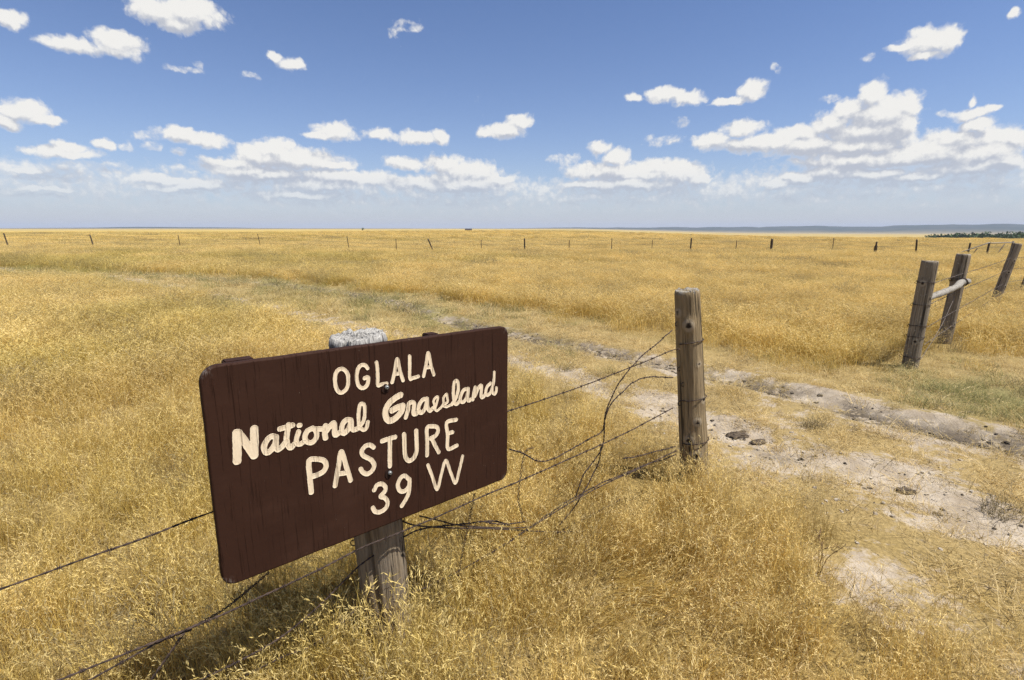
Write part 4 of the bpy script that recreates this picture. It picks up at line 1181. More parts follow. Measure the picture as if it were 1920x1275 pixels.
for k, (key, pts) in enumerate(WIRES.items()):
    P = [np.array(q) for q in pts]
    if key == 'top':
        P = [P[0] + (P[0] - P[1]) * 5.5] + P
    if key in ('second', 'slack_left'):
        P = [P[0] + (P[0] - P[1]) * 4.0] + P
    if key == 'ground_strand':
        P = [q + np.array([0, 0, 0.075]) for q in P]
    kw = {}
    if key in ('second', 'third_right', 'slack_left', 'low_left'): kw = dict(rad=0.0024, helix=0.002)
    if key in ('rod',): kw = dict(helix=0.0, rad=0.0034, barbs=0, wob=0.003)
    if key in ('cable',): kw = dict(helix=0.0, rad=0.0030, barbs=0.2)
    if key == 'tie': kw = dict(helix=0.0042, pitch=0.05, barbs=0, rad=0.0017, step=0.006)
    if key == 'chain': kw = dict(helix=0.0045, pitch=0.034, barbs=0, rad=0.0016, step=0.005)
    if key in ('loose', 'loose_branch', 'loose_drop', 'short_tail', 'third_twin'): kw = dict(wob=0.012, wavelength=0.16, rad=0.0025, helix=0.0021)
    if key == 'under_sign': kw = dict(helix=0.0028, pitch=0.04, step=0.007, barbs=0.16)
    barbed_wire(WL[key], P, 50 + k, GW, **kw)

# strands of the fence on the right, between its four posts
for k, (z, lab) in enumerate(((1.09, 'top'), (0.84, 'second'), (0.55, 'third'), (0.33, 'lowest'))):
    pts = [(5.03, 6.10, z - 0.02), (6.60, 7.52, z - 0.03), (8.5, 9.25, z - 0.06), (10.45 + 0.08 * z, 10.93, z), (11.6, 11.85, z - 0.04), (12.76 + 0.1 * z, 12.66, z - 0.03), (17.0, 16.4, z)]
    barbed_wire(f'{lab} strand of the barbed wire fence along the right posts', pts, 90 + k, 'wires of the right fence', rad=0.0022, helix=0.0018, barbs=0.16, step=0.03, pitch=0.12, mat=M_WIRE_PALE)
barbed_wire('slanting brace wire low between the two grey gate posts', [(5.04, 6.12, 0.12), (5.8, 6.8, 0.42), (6.52, 7.5, 0.72)], 97, 'wires of the right fence', rad=0.0022, barbs=0, step=0.03, pitch=0.12, mat=M_WIRE_PALE)

# ------------------------------------------------------------------ far fence
FAR = [  # x, y, top z, kind, lean x, words
    (-42.0, 43.4, 1.33, 'wood', -0.18), (-36.1, 44.9, 1.19, 'wood', -0.16), (-26.0, 40.8, 1.23, 'steel', -0.08), (-20.3, 42.1, 1.3, 'steel', -0.20),
    (-11.7, 37.4, 1.16, 'steel', -0.12), (-7.7, 34.6, 1.03, 'steel', 0.0), (-5.3, 35.5, 1.03, 'wood', -0.42), (-2.1, 35.5, 0.94, 'steel', 0.0),
    (0.9, 36.4, 1.05, 'wood', -0.03), (4.0, 36.4, 0.92, 'steel', 0.0), (6.8, 35.5, 1.04, 'steel', 0.0), (9.8, 36.4, 0.92, 'steel', 0.0),
    (12.5, 36.4, 1.06, 'wood', 0.02), (15.3, 35.5, 0.9, 'steel', 0.0), (17.7, 35.5, 1.01, 'thick', 0.0), (21.9, 35.5, 1.08, 'steel', 0.0),
    (23.0, 32.9, 0.89, 'ragged', 0.03), (25.0, 32.1, 1.04, 'wood', -0.08), (27.6, 31.4, 0.86, 'wood', 0.03), (28.1, 30.7, 0.92, 'wood', 0.03), (30.8, 32.1, 0.95, 'wood', 0.07)]
ORD = ['first', 'second', 'third', 'fourth', 'fifth', 'sixth', 'seventh', 'eighth', 'ninth', 'tenth', 'eleventh', 'twelfth', 'thirteenth', 'fourteenth', 'fifteenth', 'sixteenth',
       'seventeenth', 'eighteenth', 'nineteenth', 'twentieth', 'twenty-first']
SPECIAL = {6: 'strongly leaning dark post in the far fence line', 14: 'thick dark wooden post in the far fence line', 16: 'ragged split stump post in the far fence line',
           0: 'dark post at the left end of the far fence line', 18: 'far post at the foot of the pale slanting rail', 19: 'far corner post where two pale rails meet',
           20: 'far corner post at the right end of the pale level rail'}


def far_post(k):
    x, y, zt, kind, lean = FAR[k]
    g = float(land([x], [y])[0])
    r = {'wood': 0.052, 'steel': 0.032, 'thick': 0.088, 'ragged': 0.085}[kind]
    pal = 'thin steel post' if kind == 'steel' else 'dark wooden post'
    lab = SPECIAL.get(k, f'{pal}, {ORD[k]} from the left in the far fence line')
    if kind == 'steel':
        # studded T section
        t, f = 0.022, 0.008
        sec = [(-t, 0), (t, 0), (t, f), (f / 2, f), (f / 2, 0.045), (-f / 2, 0.045), (-f / 2, f), (-t, f)]
        H = zt + 0.1
        V = [(a, b, -0.1) for a, b in sec] + [(a + lean, b, zt) for a, b in sec]
        n = len(sec)
        F = [(i, (i + 1) % n, n + (i + 1) % n, n + i) for i in range(n)] + [tuple(range(n))[::-1], tuple(range(n, 2 * n))]
        for j in range(12):
            zz = 0.15 + j * (zt - 0.2) / 12
            xx = lean * (zz + 0.1) / H
            b = len(V)
            V += [(xx - .006, -0.012, zz), (xx + .006, -0.012, zz), (xx + .006, 0.002, zz - .01), (xx - .006, 0.002, zz - .01), (xx - .006, 0.002, zz + .014), (xx + .006, 0.002, zz + .014)]
            F += [(b, b + 1, b + 2, b + 3), (b, b + 4, b + 5, b + 1)]
        o = mesh_obj('steel_fence_post', V, F, M_STEEL, smooth=False)
        o.location = (x, y, g)
    else:
        V, F, K = timber_mesh(zt, r * 0.94, r, 100 + k, sink=0.2, cracks=2, n=14, rows=12)
        if kind == 'ragged':
            top = V[:, 2] > zt * 0.72
            V[:, :2] *= np.where(top, 0.62, 1.05 + 0.3 * (fbm(V[:, 0] * 9, V[:, 2] * 4, 2) - 0.5))[:, None]
        V[:, 0] += lean * V[:, 2] / zt
        o = mesh_obj('wooden_fence_post', V, F, M_FAR_POST)
        o.location = (x, y, g)
    tag(o, lab, 'fence post', 'posts of the far fence')


for k in range(len(FAR)):
    far_post(k)

for zf, lab in ((0.92, 'top'), (0.68, 'middle'), (0.44, 'lowest')):
    P = []
    for x, y, zt, kind, lean in FAR:
        g = float(land([x], [y])[0])
        P.append((x + lean * zf * 0.9, y - 0.05, g + zf * zt))
    P = [tuple(np.array(P[0]) + np.array([-16, 1.0, 0.0]))] + P
    V = np.array(P)
    pa = []
    for a, b in zip(V[:-1], V[1:]):
        for t in np.linspace(0, 1, 6, endpoint=False):
            q = a + (b - a) * t; q[2] -= 0.05 * 4 * t * (1 - t); pa.append(q)
    pa.append(V[-1])
    pa = np.array(pa)
    v, f = tube(pa - pa[0], 0.0045, 4)
    o = mesh_obj('fence_wire', v, f, M_WIRE_PALE)
    o.location = pa[0]
    tag(o, f'{lab} wire strung along the far fence line', 'wire', 'wires of the far fence')


def rail(name, label, a, b, r, mat, cat='rail', group=None):
    a, b = np.array(a, float), np.array(b, float)
    p = catmull([a, b], 0.3) - a
    V, F = tube(p, r, 8)
    o = mesh_obj(name, V, F, mat)
    o.location = a
    tag(o, label, cat, group)


rail('fence_rail', 'pale pole slanting up to the far corner post', (26.55, 31.0, 0.22), (28.08, 30.62, 0.90), 0.03, M_LOG)
rail('fence_rail', 'pale level pole joining the two far corner posts', (28.15, 30.66, 0.86), (30.84, 32.0, 0.88), 0.03, M_LOG)
rail('fence_brace', 'dark slanting brace under the pale level pole', (29.0, 31.05, 0.12), (29.75, 31.45, 0.78), 0.03, M_FAR_POST, 'brace')
rail('fence_brace', 'short dark stake beside the far corner post', (27.25, 30.75, 0.10), (27.5, 30.72, 0.55), 0.03, M_FAR_POST, 'brace')

# ------------------------------------------------------------------ far things
def leaf_crown(V, F, c, rx, rz, n, rng, size):
    """small leaf clumps spread through an uneven crown"""
    lob = [(rng.normal(0, 0.42, 3) * (rx, rx, rz), rng.uniform(0.45, 0.75)) for _ in range(7)]
    for _ in range(n):
        lc, ls = lob[rng.integers(len(lob))]
        d = rng.normal(0, 1, 3); d /= np.linalg.norm(d)
        p = np.array(c) + lc + d * rng.uniform(0.6, 1.0) * ls * np.array([rx, rx, rz])
        a = rng.normal(0, 1, 3); a /= np.linalg.norm(a)
        b = np.cross(a, rng.normal(0, 1, 3)); b /= np.linalg.norm(b)
        s = size * rng.uniform(0.5, 1.3)
        k = len(V)
        V += [p - a * s, p + b * s * 0.6, p + a * s, p - b * s * 0.6]
        F.append((k, k + 1, k + 2, k + 3))


def lone_tree(label, az, d, h, w, seed, bush=False, lift=0.0):
    rng = np.random.default_rng(seed)
    x, y = d * math.sin(R(az)), d * math.cos(R(az))
    z = float(land([x], [y])[0])
    e = thing('tree', label, 'tree', (x, y, z), 'lone trees out on the plain')
    V, F = tube(np.array([[0, 0, -0.5], [0.1, 0, h * 0.3], [0.15, 0.1, h * 0.75]]), [h * 0.04, h * 0.03, h * 0.012], 7)
    mesh_obj('trunk', V, F, M_TRUNK, e)
    V, F = [], []
    leaf_crown(V, F, (0, 0, h * (0.5 if bush else 0.6)), w / 2, h * 0.33, 420, rng, h * 0.07)
    mesh_obj('crown', V, F, M_TREE, e, smooth=False)


lone_tree('lone dark round tree far out on the left skyline', -15.9, 1150, 6.0, 6.0, 3)
lone_tree('small dark tree at the left end of the distant tree belt', 37.2, 1250, 6, 9, 5, True)
lone_tree('dark scrubby tree just left of the distant tree belt', 38.0, 1230, 5, 12, 6, True)


def tree_belt():
    rng = np.random.default_rng(77)
    V, F = [], []
    for k in range(520):
        az = 38.6 + rng.random() * 22
        d = rng.normal(1420, 90)
        x, y = d * math.sin(R(az)), d * math.cos(R(az))
        z = float(land([x], [y])[0])
        h = rng.uniform(12, 19) * (0.65 + 0.35 * min(1, (az - 38.3) / 3))
        leaf_crown(V, F, (x, y, z + h * 0.5), h * rng.uniform(0.5, 0.9), h * 0.42, 90, rng, h * 0.16)
        b = len(V)
        V += [np.array((x - .3, y, z - 1)), np.array((x + .3, y, z - 1)), np.array((x + .1, y, z + h * .6)), np.array((x - .1, y, z + h * .6))]
        F.append((b, b + 1, b + 2, b + 3))
    o = mesh_obj('tree_belt', V, F, M_TREE, smooth=False)
    tag(o, kind='stuff')


tree_belt()


def far_building():
    az, d = -4.75, 1250
    x, y = d * math.sin(R(az)), d * math.cos(R(az))
    z = float(land([x], [y])[0])
    e = thing('farm_building', 'low dark farm building far out near the middle of the skyline', 'building', (x, y, z))
    L, Wd, h, rh = 16.0, 8.0, 2.6, 1.8
    V = [(-L / 2, -Wd / 2, -1), (L / 2, -Wd / 2, -1), (L / 2, Wd / 2, -1), (-L / 2, Wd / 2, -1), (-L / 2, -Wd / 2, h), (L / 2, -Wd / 2, h), (L / 2, Wd / 2, h), (-L / 2, Wd / 2, h),
         (-L / 2, 0, h + rh), (L / 2, 0, h + rh)]
    F = [(0, 1, 5, 4), (1, 2, 6, 9, 5), (2, 3, 7, 6), (3, 0, 4, 8, 7)]
    mesh_obj('wall', V, F, M_BARNWALL, e, smooth=False)
    o = 0.5
    V = []
    for s in (0, 0.15):
        V += [(-L / 2 - o, -Wd / 2 - o, h - 0.22 + s), (L / 2 + o, -Wd / 2 - o, h - 0.22 + s), (L / 2 + o, 0, h + rh + 0.02 + s), (-L / 2 - o, 0, h + rh + 0.02 + s), (L / 2 + o, Wd / 2 + o, h - 0.22 + s), (-L / 2 - o, Wd / 2 + o, h - 0.22 + s)]
    F = [(0, 1, 2, 3), (3, 2, 4, 5), (6, 9, 8, 7), (9, 11, 10, 8), (0, 6, 7, 1), (5, 4, 10, 11), (0, 3, 9, 6), (3, 5, 11, 9), (1, 7, 8, 2), (2, 8, 10, 4)]
    mesh_obj('roof', V, F, M_BARNROOF, e, smooth=False)
    V = [(2, -Wd / 2 - 0.06, -0.2), (5.5, -Wd / 2 - 0.06, -0.2), (5.5, -Wd / 2 - 0.06, 2.2), (2, -Wd / 2 - 0.06, 2.2), (2, -Wd / 2, -0.2), (5.5, -Wd / 2, -0.2), (5.5, -Wd / 2, 2.2), (2, -Wd / 2, 2.2)]
    mesh_obj('door', V, [(0, 1, 2, 3), (0, 4, 5, 1), (1, 5, 6, 2), (2, 6, 7, 3), (3, 7, 4, 0)], M_BOLT_SHADE_DOOR, e, smooth=False)


far_building()


# ------------------------------------------------------------------ things lying on the track
def lump(rx, ry, rz, seed, n=20, rough=0.5):
    bm = bmesh.new()
    bmesh.ops.create_icosphere(bm, subdivisions=4, radius=1)
    V = np.array([v.co[:] for v in bm.verts]); F = [tuple(v.index for v in f.verts) for f in bm.faces]
    bm.free()
    q = 1 + rough * (fbm(V[:, 0] * 2.2 + seed, V[:, 1] * 2.2 + V[:, 2], seed) - 0.5) * 2 + 0.16 * (fbm(V[:, 0] * 7 + V[:, 2] * 5, V[:, 1] * 7, seed + 3) - 0.5)
    V = V * q[:, None] * np.array([rx, ry, rz])
    V[:, 2] = np.where(V[:, 2] < 0, V[:, 2] * 0.4, V[:, 2])
    return V, F


def ground_z(x, y):
    return float(land_full([x], [y])[0])


for x, y, rx, ry, rz, sd, lab in ((1.95, 4.12, 0.060, 0.105, 0.016, 2, 'dark dried dung pat on pale sand just right of the brown post'),
                                  (2.05, 3.98, 0.045, 0.085, 0.015, 5, 'broken dark dung pat beside a larger one on the pale sand'),
                                  (2.66, 3.16, 0.035, 0.05, 0.024, 8, 'small dark dung lump in the right-hand rut'),
                                  (1.40, 2.07, 0.022, 0.026, 0.020, 11, 'round dark brown dung lump in dry grass at the lower right')):
    V, F = lump(rx, ry, rz, sd, rough=0.85)
    o = mesh_obj('dung_pat', V, F, M_DUNG)
    o.location = (x, y, ground_z(x, y) + rz * 0.25)
    o.rotation_euler = (0, 0, sd)
    tag(o, lab, 'dung', 'dung on the track')


def clods():
    rng = np.random.default_rng(5)
    base = [(-1, -.8, -.5), (1, -.7, -.4), (.9, 1, -.5), (-.8, .9, -.5), (-.6, -.7, .6), (.7, -.5, .8), (.6, .7, .5), (-.7, .5, .9)]
    fc = [(0, 3, 2, 1), (4, 5, 6, 7), (0, 1, 5, 4), (1, 2, 6, 5), (2, 3, 7, 6), (3, 0, 4, 7)]
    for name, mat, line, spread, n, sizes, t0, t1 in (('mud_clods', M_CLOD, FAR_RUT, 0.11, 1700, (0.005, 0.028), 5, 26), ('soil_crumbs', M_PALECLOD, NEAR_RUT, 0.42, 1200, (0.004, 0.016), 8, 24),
                                                      ('dark_crumbs', M_CLOD, NEAR_RUT, 0.18, 300, (0.004, 0.017), 10, 24)):
        L = np.array(line[t0 if t0 < len(line) else 0:t1])
        seg = np.linalg.norm(np.diff(L, axis=0), axis=1)
        w = seg / (1.5 + np.hypot(L[:-1, 0], L[:-1, 1]))
        w = w / w.sum()
        V, F = [], []
        ks = rng.choice(len(seg), n, p=w); ts = rng.random(n)
        P = L[ks] + (L[ks + 1] - L[ks]) * ts[:, None] + rng.normal(0, spread, (n, 2))
        keep = fbm(P[:, 0] * 2.1, P[:, 1] * 2.1, 55) + 0.25 * rng.random(n) > 0.56
        P = P[keep]
        z = land_full(P[:, 0], P[:, 1])
        for (x, y), zz in zip(P, z):
            s = sizes[0] + (sizes[1] - sizes[0]) * rng.random() ** 2.6
            a = rng.random() * 6.3; c, d = math.cos(a), math.sin(a)
            b = len(V)
            for q in base:
                v = np.array(q) * (1 + rng.normal(0, 0.22, 3)) * s
                V.append((x + v[0] * c - v[1] * d, y + v[0] * d + v[1] * c, zz + v[2] * 0.6 + s * 0.15))
            F += [tuple(b + i for i in f) for f in fc]
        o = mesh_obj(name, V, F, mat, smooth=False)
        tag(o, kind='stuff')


clods()


# ------------------------------------------------------------------ grass
def blades(rng, n, rad, h0, h1, width, head=0.6, lean=0.25, droop=0.25, segs=4, headsize=1.0, tone=(0.1, 0.7), headtone=0.82, power=0.5):
    V = []; F = []; A = []

    def add(pts, ws, side, tn):
        b = len(V)
        m = len(pts)
        for p, w in zip(pts, ws):
            V.append(p - side * w); V.append(p + side * w); A.extend((tn, tn))
        for k in range(m - 1):
            F.append((b + 2 * k, b + 2 * k + 1, b + 2 * k + 3, b + 2 * k + 2))
    for _ in range(n):
        r = rad * rng.random() ** power; a = rng.random() * 6.283
        p0 = np.array([r * math.cos(a), r * math.sin(a), -0.015])
        h = rng.uniform(h0, h1)
        la = rng.random() * 6.283; ln = abs(rng.normal(0, lean)) * h
        ld = np.array([math.cos(la), math.sin(la), 0])
        dr = droop * h * rng.uniform(0.3, 1.6)
        ya = rng.random() * 6.283
        side = np.array([math.cos(ya), math.sin(ya), 0])
        ts = np.linspace(0, 1, segs + 1)
        pts = [p0 + ld * (ln * t + dr * t ** 3) + np.array([0, 0, h * (t - 0.28 * (dr / h) * t ** 4)]) for t in ts]
        ws = [width * 0.5 * (1 - 0.75 * t) for t in ts]
        tn = rng.uniform(*tone)
        add(pts, ws, side, tn)
        if rng.random() < head:
            # nodding seed head: spikelets hung along the top of the stem
            tip, prev = pts[-1], pts[-2]
            d = tip - prev; L = np.linalg.norm(d) + 1e-9; d = d / L
            hl = rng.uniform(0.06, 0.13) * headsize * (0.6 + h)
            ns = rng.integers(6, 11)
            ht = np.clip(headtone + rng.normal(0, 0.07), 0, 1)
            for k in range(ns):
                f = k / ns
                q = tip + d * hl * (f - 0.55) + ld * hl * 0.2 * f ** 2 - np.array([0, 0, 0.35 * hl * f ** 2])
                o = rng.normal(0, 1, 3); o[2] -= 0.4; o = o / np.linalg.norm(o)
                v = d * 1.0 + o * 0.55 + ld * 0.25 - np.array([0, 0, 0.25 * f]); v = v / np.linalg.norm(v)
                sl = rng.uniform(0.011, 0.019) * headsize; sw = rng.uniform(0.0010, 0.0018) * headsize
                s2 = np.cross(v, rng.normal(0, 1, 3)); s2 = s2 / (np.linalg.norm(s2) + 1e-9)
                b = len(V)
                V.extend([q, q + v * sl * 0.45 + s2 * sw, q + v * sl, q + v * sl * 0.45 - s2 * sw])
                A.extend([ht] * 4)
                F.append((b, b + 1, b + 2, b + 3))
    return np.array(V), F, A


def tuft_set(tag_, count, mat, merge, seed):
    c = bpy.data.collections.new(tag_)
    for k in range(count):
        rng = np.random.default_rng(seed + k)
        Vs, Fs, As, off = [], [], [], 0
        for spec in merge(k, rng):
            V, F, A = blades(rng, **spec)
            Vs.append(V); As += A; Fs += [tuple(i + off for i in f) for f in F]; off += len(V)
        o = mesh_obj(f'{tag_}_{k:02d}', np.vstack(Vs), Fs, mat, attrs={'tone': As}, link=False, smooth=False)
        c.objects.link(o)
    return c


def scatter(rmin, rmax, dens, amin=-58, amax=58, rng=RNG):
    area = math.pi * (rmax ** 2 - rmin ** 2) * (amax - amin) / 360
    n = int(area * dens)
    r = np.sqrt(rng.uniform(rmin ** 2, rmax ** 2, n)); a = np.radians(rng.uniform(amin, amax, n))
    return np.stack([r * np.sin(a), r * np.cos(a)], 1)


POST_XY = np.array([(-0.54, 1.90), (1.26, 3.26), (4.97, 6.17), (6.6, 7.6), (10.45, 11.0)])


def field(name, coll, P, scale, hue, val, tilt, lean_dir=None):
    n = len(P)
    z = land_full(P[:, 0], P[:, 1])
    me = bpy.data.meshes.new(name)
    me.vertices.add(n)
    me.vertices.foreach_set('co', np.stack([P[:, 0], P[:, 1], z], 1).astype(np.float32).ravel())
    yaw = RNG.uniform(0, 6.283, n)
    ta = RNG.uniform(0, 6.283, n)
    tl = np.abs(RNG.normal(0, 1, n)) * tilt
    tx, ty = tl * np.cos(ta), tl * np.sin(ta)
    if lean_dir is not None:
        tx = tx + lean_dir[:, 0]; ty = ty + lean_dir[:, 1]
    # rotation vector euler: yaw first about own axis, then tilt -> build matrices
    rot = np.zeros((n, 3), np.float32)
    for k in range(n):
        m = Matrix.Rotation(ty[k], 3, 'Y') @ Matrix.Rotation(tx[k], 3, 'X') @ Matrix.Rotation(yaw[k], 3, 'Z')
        rot[k] = m.to_euler()
    for nm, dat, ty_ in (('scl', scale, 'FLOAT'), ('hue', hue, 'FLOAT'), ('val', val, 'FLOAT')):
        at = me.attributes.new(nm, ty_, 'POINT'); at.data.foreach_set('value', np.asarray(dat, np.float32))
    at = me.attributes.new('rot', 'FLOAT_VECTOR', 'POINT'); at.data.foreach_set('vector', rot.ravel())
    o = bpy.data.objects.new(name, me)
    COL.objects.link(o)
    tag(o, kind='stuff')
    ng = bpy.data.node_groups.new(name + '_scatter', 'GeometryNodeTree')
    ng.interface.new_socket('Geometry', in_out='INPUT', socket_type='NodeSocketGeometry')
    ng.interface.new_socket('Geometry', in_out='OUTPUT', socket_type='NodeSocketGeometry')
    N = ng.nodes; Lk = ng.links
    gi = N.new('NodeGroupInput'); go = N.new('NodeGroupOutput')
    ci = N.new('GeometryNodeCollectionInfo')
    ci.inputs['Collection'].default_value = coll
    ci.inputs['Separate Children'].default_value = True
    ci.inputs['Reset Children'].default_value = True
    ip = N.new('GeometryNodeInstanceOnPoints')
    ip.inputs['Pick Instance'].default_value = True
    rv = N.new('FunctionNodeRandomValue'); rv.data_type = 'INT'
    rv.inputs[4].default_value = 0; rv.inputs[5].default_value = len(coll.objects) - 1

    def named(nm, ty_):
        a = N.new('GeometryNodeInputNamedAttribute'); a.data_type = ty_
        a.inputs[0].default_value = nm
        return [s for s in a.outputs if s.enabled][0]
    e2r = N.new('FunctionNodeEulerToRotation')
    Lk.new(named('rot', 'FLOAT_VECTOR'), e2r.inputs[0])
    cx = N.new('ShaderNodeCombineXYZ')
    sc = named('scl', 'FLOAT')
    for k in range(3):
        Lk.new(sc, cx.inputs[k])
    Lk.new(gi.outputs[0], ip.inputs['Points'])
    Lk.new(ci.outputs[0], ip.inputs['Instance'])
    Lk.new([s for s in rv.outputs if s.enabled][0], ip.inputs['Instance Index'])
    Lk.new(e2r.outputs[0], ip.inputs['Rotation'])
    Lk.new(cx.outputs[0], ip.inputs['Scale'])
    Lk.new(ip.outputs[0], go.inputs[0])
    md = o.modifiers.new('scatter', 'NODES')
    md.node_group = ng
    return o


def hues(P, s=0.35):
    x, y = P[:, 0], P[:, 1]
    h = 0.5 + (fbm(x * s, y * s, 71, 3) - 0.5) * 0.8 + (fbm(x * 0.06, y * 0.09, 72, 3) - 0.5) * 0.6
    az = np.degrees(np.arctan2(x, np.maximum(y, 0.01)))
    h = h + 0.14 * sstep(-az, -5, 30) - 0.14 * sstep(az, -8, 15)
    return np.clip(h, 0, 1)


near_set = tuft_set('near_grass_tuft', 12, M_STRAW, lambda k, r: [
    dict(n=42, rad=0.12, h0=0.15, h1=0.36, width=0.0024, head=0.85, lean=0.12, droop=0.15, headsize=1.05),
    dict(n=30, rad=0.13, h0=0.06, h1=0.20, width=0.0034, head=0.0, lean=0.28, droop=0.4, tone=(0.0, 0.55))], 1000)
mid_set = tuft_set('mid_grass_tuft', 8, M_STRAW, lambda k, r: [
    dict(n=95, rad=0.34, h0=0.20, h1=0.40, width=0.0042, head=0.9, lean=0.2, droop=0.28, segs=3, headsize=1.7),
    dict(n=60, rad=0.36, h0=0.10, h1=0.28, width=0.007, head=0.0, lean=0.45, droop=0.4, segs=2, tone=(0.0, 0.55))], 2000)
far_set = tuft_set('far_grass_tuft', 6, M_STRAW, lambda k, r: [
    dict(n=260, rad=0.95, h0=0.20, h1=0.40, width=0.010, head=0.8, lean=0.2, droop=0.25, segs=2, headsize=3.0),
    dict(n=120, rad=0.95, h0=0.12, h1=0.30, width=0.018, head=0.0, lean=0.4, droop=0.4, segs=2, tone=(0.0, 0.55))], 3000)
dist_set = tuft_set('distant_grass_tuft', 5, M_STRAW, lambda k, r: [
    dict(n=420, rad=2.6, h0=0.20, h1=0.42, width=0.030, head=0.7, lean=0.2, droop=0.25, segs=2, headsize=6.0)], 4000)
short_set = tuft_set('short_grass_tuft', 10, M_SHORT, lambda k, r: [
    dict(n=40, rad=0.09, h0=0.015, h1=0.085, width=0.0036, head=0.0, lean=0.9, droop=0.7, segs=3, tone=(0, 1)),
    dict(n=7, rad=0.12, h0=0.05, h1=0.16, width=0.0022, head=0.4, lean=0.6, droop=0.4, segs=3, tone=(0.3, 1))], 5000)
green_set = tuft_set('low_green_tuft', 8, M_GREEN, lambda k, r: [
    dict(n=60, rad=0.13, h0=0.03, h1=0.13, width=0.0045, head=0.0, lean=0.6, droop=0.5, segs=3, tone=(0, 1)),
    dict(n=6, rad=0.12, h0=0.08, h1=0.22, width=0.0022, head=0.6, lean=0.4, droop=0.4, segs=3, tone=(0.5, 1))], 6000)


def tall_field(name, coll, rmin, rmax, dens, tilt, sc=(0.75, 1.25), full=False, clear=0.11):
    P = scatter(rmin, rmax, dens, *((-180, 180) if full else (-60, 60)))
    T = masks(P[:, 0], P[:, 1])[0]
    clump = fbm(P[:, 0] * 4.5, P[:, 1] * 4.5, 17, 3)
    thin = 1.0 if rmin > 6 else 1 - 0.28 * sstep(clump, 0.52, 0.40)
    P = P[RNG.random(len(P)) < T ** 1.3 * thin]
    T = masks(P[:, 0], P[:, 1])[0]
    d = np.min(np.hypot(P[:, None, 0] - POST_XY[None, :, 0], P[:, None, 1] - POST_XY[None, :, 1]), axis=1)
    P, T = P[d > clear], T[d > clear]
    s = RNG.uniform(*sc, len(P)) * (0.36 + 0.64 * sstep(T, 0.15, 0.98)) * (0.8 + 0.4 * fbm(P[:, 0] * 0.8, P[:, 1] * 0.8, 13)) * (0.82 + 0.36 * fbm(P[:, 0] * 4.5, P[:, 1] * 4.5, 17, 3))
    # shorter and grazed along the near fence
    s = s * (0.88 + 0.12 * sstep(np.hypot(P[:, 0], P[:, 1]), 3.6, 6.5)) if rmin < 6 else s
    fence, _ = poly_dist(P[:, 0], P[:, 1], [(-2.2, 0.5), (-0.6, 1.75), (0.2, 2.45)])
    foot = np.exp(-(((P[:, 0] + 0.50) / 0.24) ** 2 + ((P[:, 1] - 1.70) / 0.17) ** 2))
    s = s * (1 - 0.14 * np.exp(-(fence / 0.32) ** 2) * (1 - foot)) * (1 + 0.35 * foot)
    lean = np.zeros((len(P), 2))
    # a swath of grass laid over by the wind, low right of the sign
    w = np.exp(-(((P[:, 0] - 0.55) / 0.28) ** 2 + ((P[:, 1] - 2.0) / 0.30) ** 2))
    lean[:, 1] += 1.05 * w; lean[:, 0] += 0.45 * w
    lean[:, 1] += (fbm(P[:, 0] * 1.5, P[:, 1] * 1.5, 19) - 0.45) * 0.5
    field(name, coll, P, s, hues(P), RNG.uniform(0, 1, len(P)), tilt, lean)


tall_field('tall_grass_near', near_set, 0.25, 7.5, 54, 0.16)
tall_field('tall_grass_around', near_set, 0.25, 3.0, 54 * 0.5, 0.16, full=True)
tall_field('tall_grass_middle', mid_set, 6.5, 22, 9.5, 0.10, (0.85, 1.2), clear=0.3)
tall_field('tall_grass_far', far_set, 20, 70, 1.35, 0.05, (0.85, 1.15), clear=0.5)
tall_field('tall_grass_distant', dist_set, 65, 280, 0.13, 0.02, (0.85, 1.15), clear=1)


litter_set = tuft_set('straw_litter', 8, M_SHORT, lambda k, r: [
    dict(n=26, rad=0.16, h0=0.004, h1=0.02, width=0.0028, head=0.0, lean=4.0, droop=1.0, segs=2, tone=(0.1, 1))], 7000)


def track_field(name, coll, rmin, rmax, dens, which, sc):
    P = scatter(rmin, rmax, dens)
    tall, bare, green, nr, fr, trk = masks(P[:, 0], P[:, 1])
    patch = fbm(P[:, 0] * 3.2, P[:, 1] * 3.2, 88)
    if which == 'litter':
        pr = np.maximum(trk, 1 - tall) * (0.35 + 0.8 * patch) * (1 - 0.9 * np.exp(-(fr / 0.22) ** 2))
    elif which == 'short':
        pr = np.maximum(trk, 0.9 * (1 - tall)) * np.clip(1.15 - 1.0 * bare, 0.14, 1) * (0.45 + 0.9 * sstep(patch, 0.3, 0.6)) * (1 - 0.6 * green)
        pr = pr * (1 - 0.92 * np.exp(-(fr / 0.24) ** 2))
    else:
        pr = green * trk * np.clip(1 - 1.3 * bare, 0, 1) * (0.25 + 1.1 * sstep(patch, 0.35, 0.65)) * (1 - 0.92 * np.exp(-(fr / 0.24) ** 2))
        pr = np.maximum(pr, green * 0.3 * (1 - trk))
    if which == 'short':
        pr = np.maximum(pr, 0.34 * sstep(7.5 - np.hypot(P[:, 0], P[:, 1]), 0, 2) * tall)
    P = P[RNG.random(len(P)) < pr]
    field(name, coll, P, RNG.uniform(*sc, len(P)), hues(P), RNG.uniform(0, 1, len(P)), 0.15)


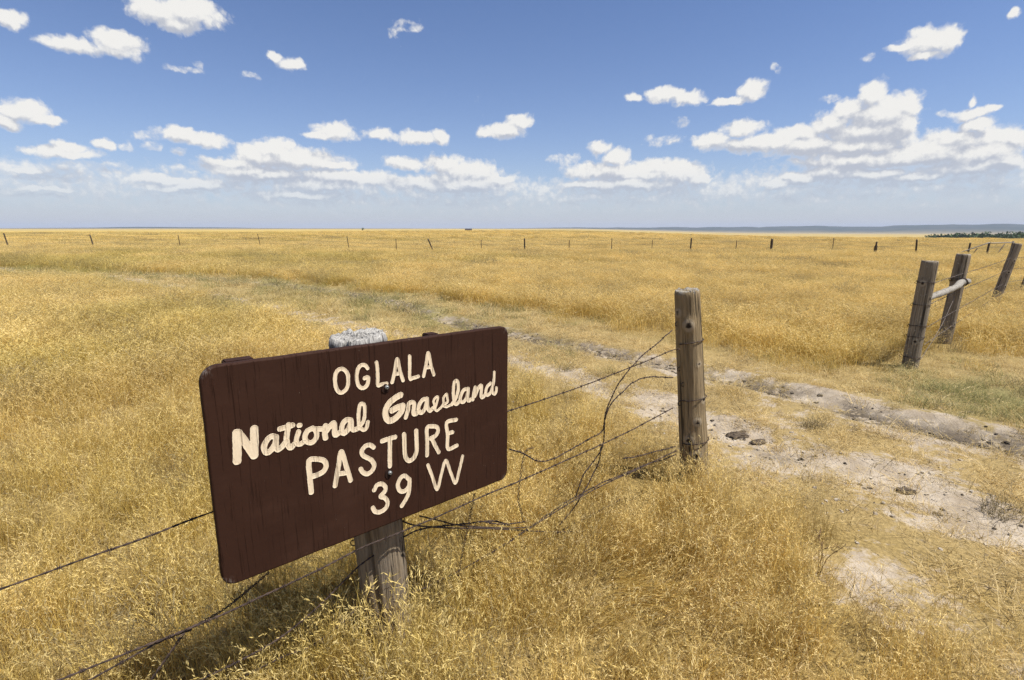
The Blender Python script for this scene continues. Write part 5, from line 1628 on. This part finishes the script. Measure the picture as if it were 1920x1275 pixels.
track_field('short_dry_grass', short_set, 1.0, 9, 85, 'short', (0.7, 1.4))
track_field('short_dry_grass_far', short_set, 9, 30, 20, 'short', (1.3, 2.6))
track_field('straw_litter', litter_set, 1.0, 10, 60, 'litter', (0.7, 1.6))
track_field('low_green_growth', green_set, 2.0, 10, 42, 'green', (0.6, 1.3))
track_field('low_green_growth_far', green_set, 10, 32, 12, 'green', (1.1, 2.2))


# single plants that stand out on the track
def plant(name, label, x, y, spec, mat, seed):
    V, F, A = blades(np.random.default_rng(seed), **spec)
    o = mesh_obj(name, V, F, mat, attrs={'tone': A}, smooth=False)
    o.location = (x, y, ground_z(x, y))
    tag(o, label, 'plant')


plant('grass_clump', 'small dark green grass clump alone on the sandy track', 2.66, 4.24, dict(n=130, rad=0.10, h0=0.05, h1=0.15, width=0.005, head=0, lean=0.5, droop=0.4, tone=(0, 0.5)), M_GREEN, 1)
plant('grass_clump', 'green grass clump at the right border beside the rut', 3.03, 2.86, dict(n=130, rad=0.11, h0=0.05, h1=0.14, width=0.004, head=0, lean=0.6, droop=0.4, tone=(0, 0.6)), M_GREEN, 2)


def weed():
    rng = np.random.default_rng(9)
    parts = []
    for k in range(4):
        a = rng.uniform(0, 6.3)
        top = np.array([0.06 * math.cos(a) + 0.04, 0.05 * math.sin(a), rng.uniform(0.16, 0.28)])
        p = catmull([(0, 0, -0.02), top * 0.5 + rng.normal(0, 0.01, 3), top], 0.02)
        parts.append(tube(p, np.linspace(0.0025, 0.0012, len(p)), 5))
        for q in range(5):
            b = p[int(len(p) * rng.uniform(0.4, 0.98))]
            e = b + rng.normal(0, 0.02, 3) + np.array([0, 0, 0.02])
            parts.append(tube(np.array([b, (b + e) / 2 + rng.normal(0, 0.004, 3), e]), [0.0013, 0.0022, 0.0008], 4))
    V, F = join(parts)
    o = mesh_obj('dry_weed', V, F, M_WEED)
    o.location = (1.53, 2.25, ground_z(1.53, 2.25))
    tag(o, 'thin reddish brown dead weed stalk in the sandy patch at the lower right', 'weed')


weed()
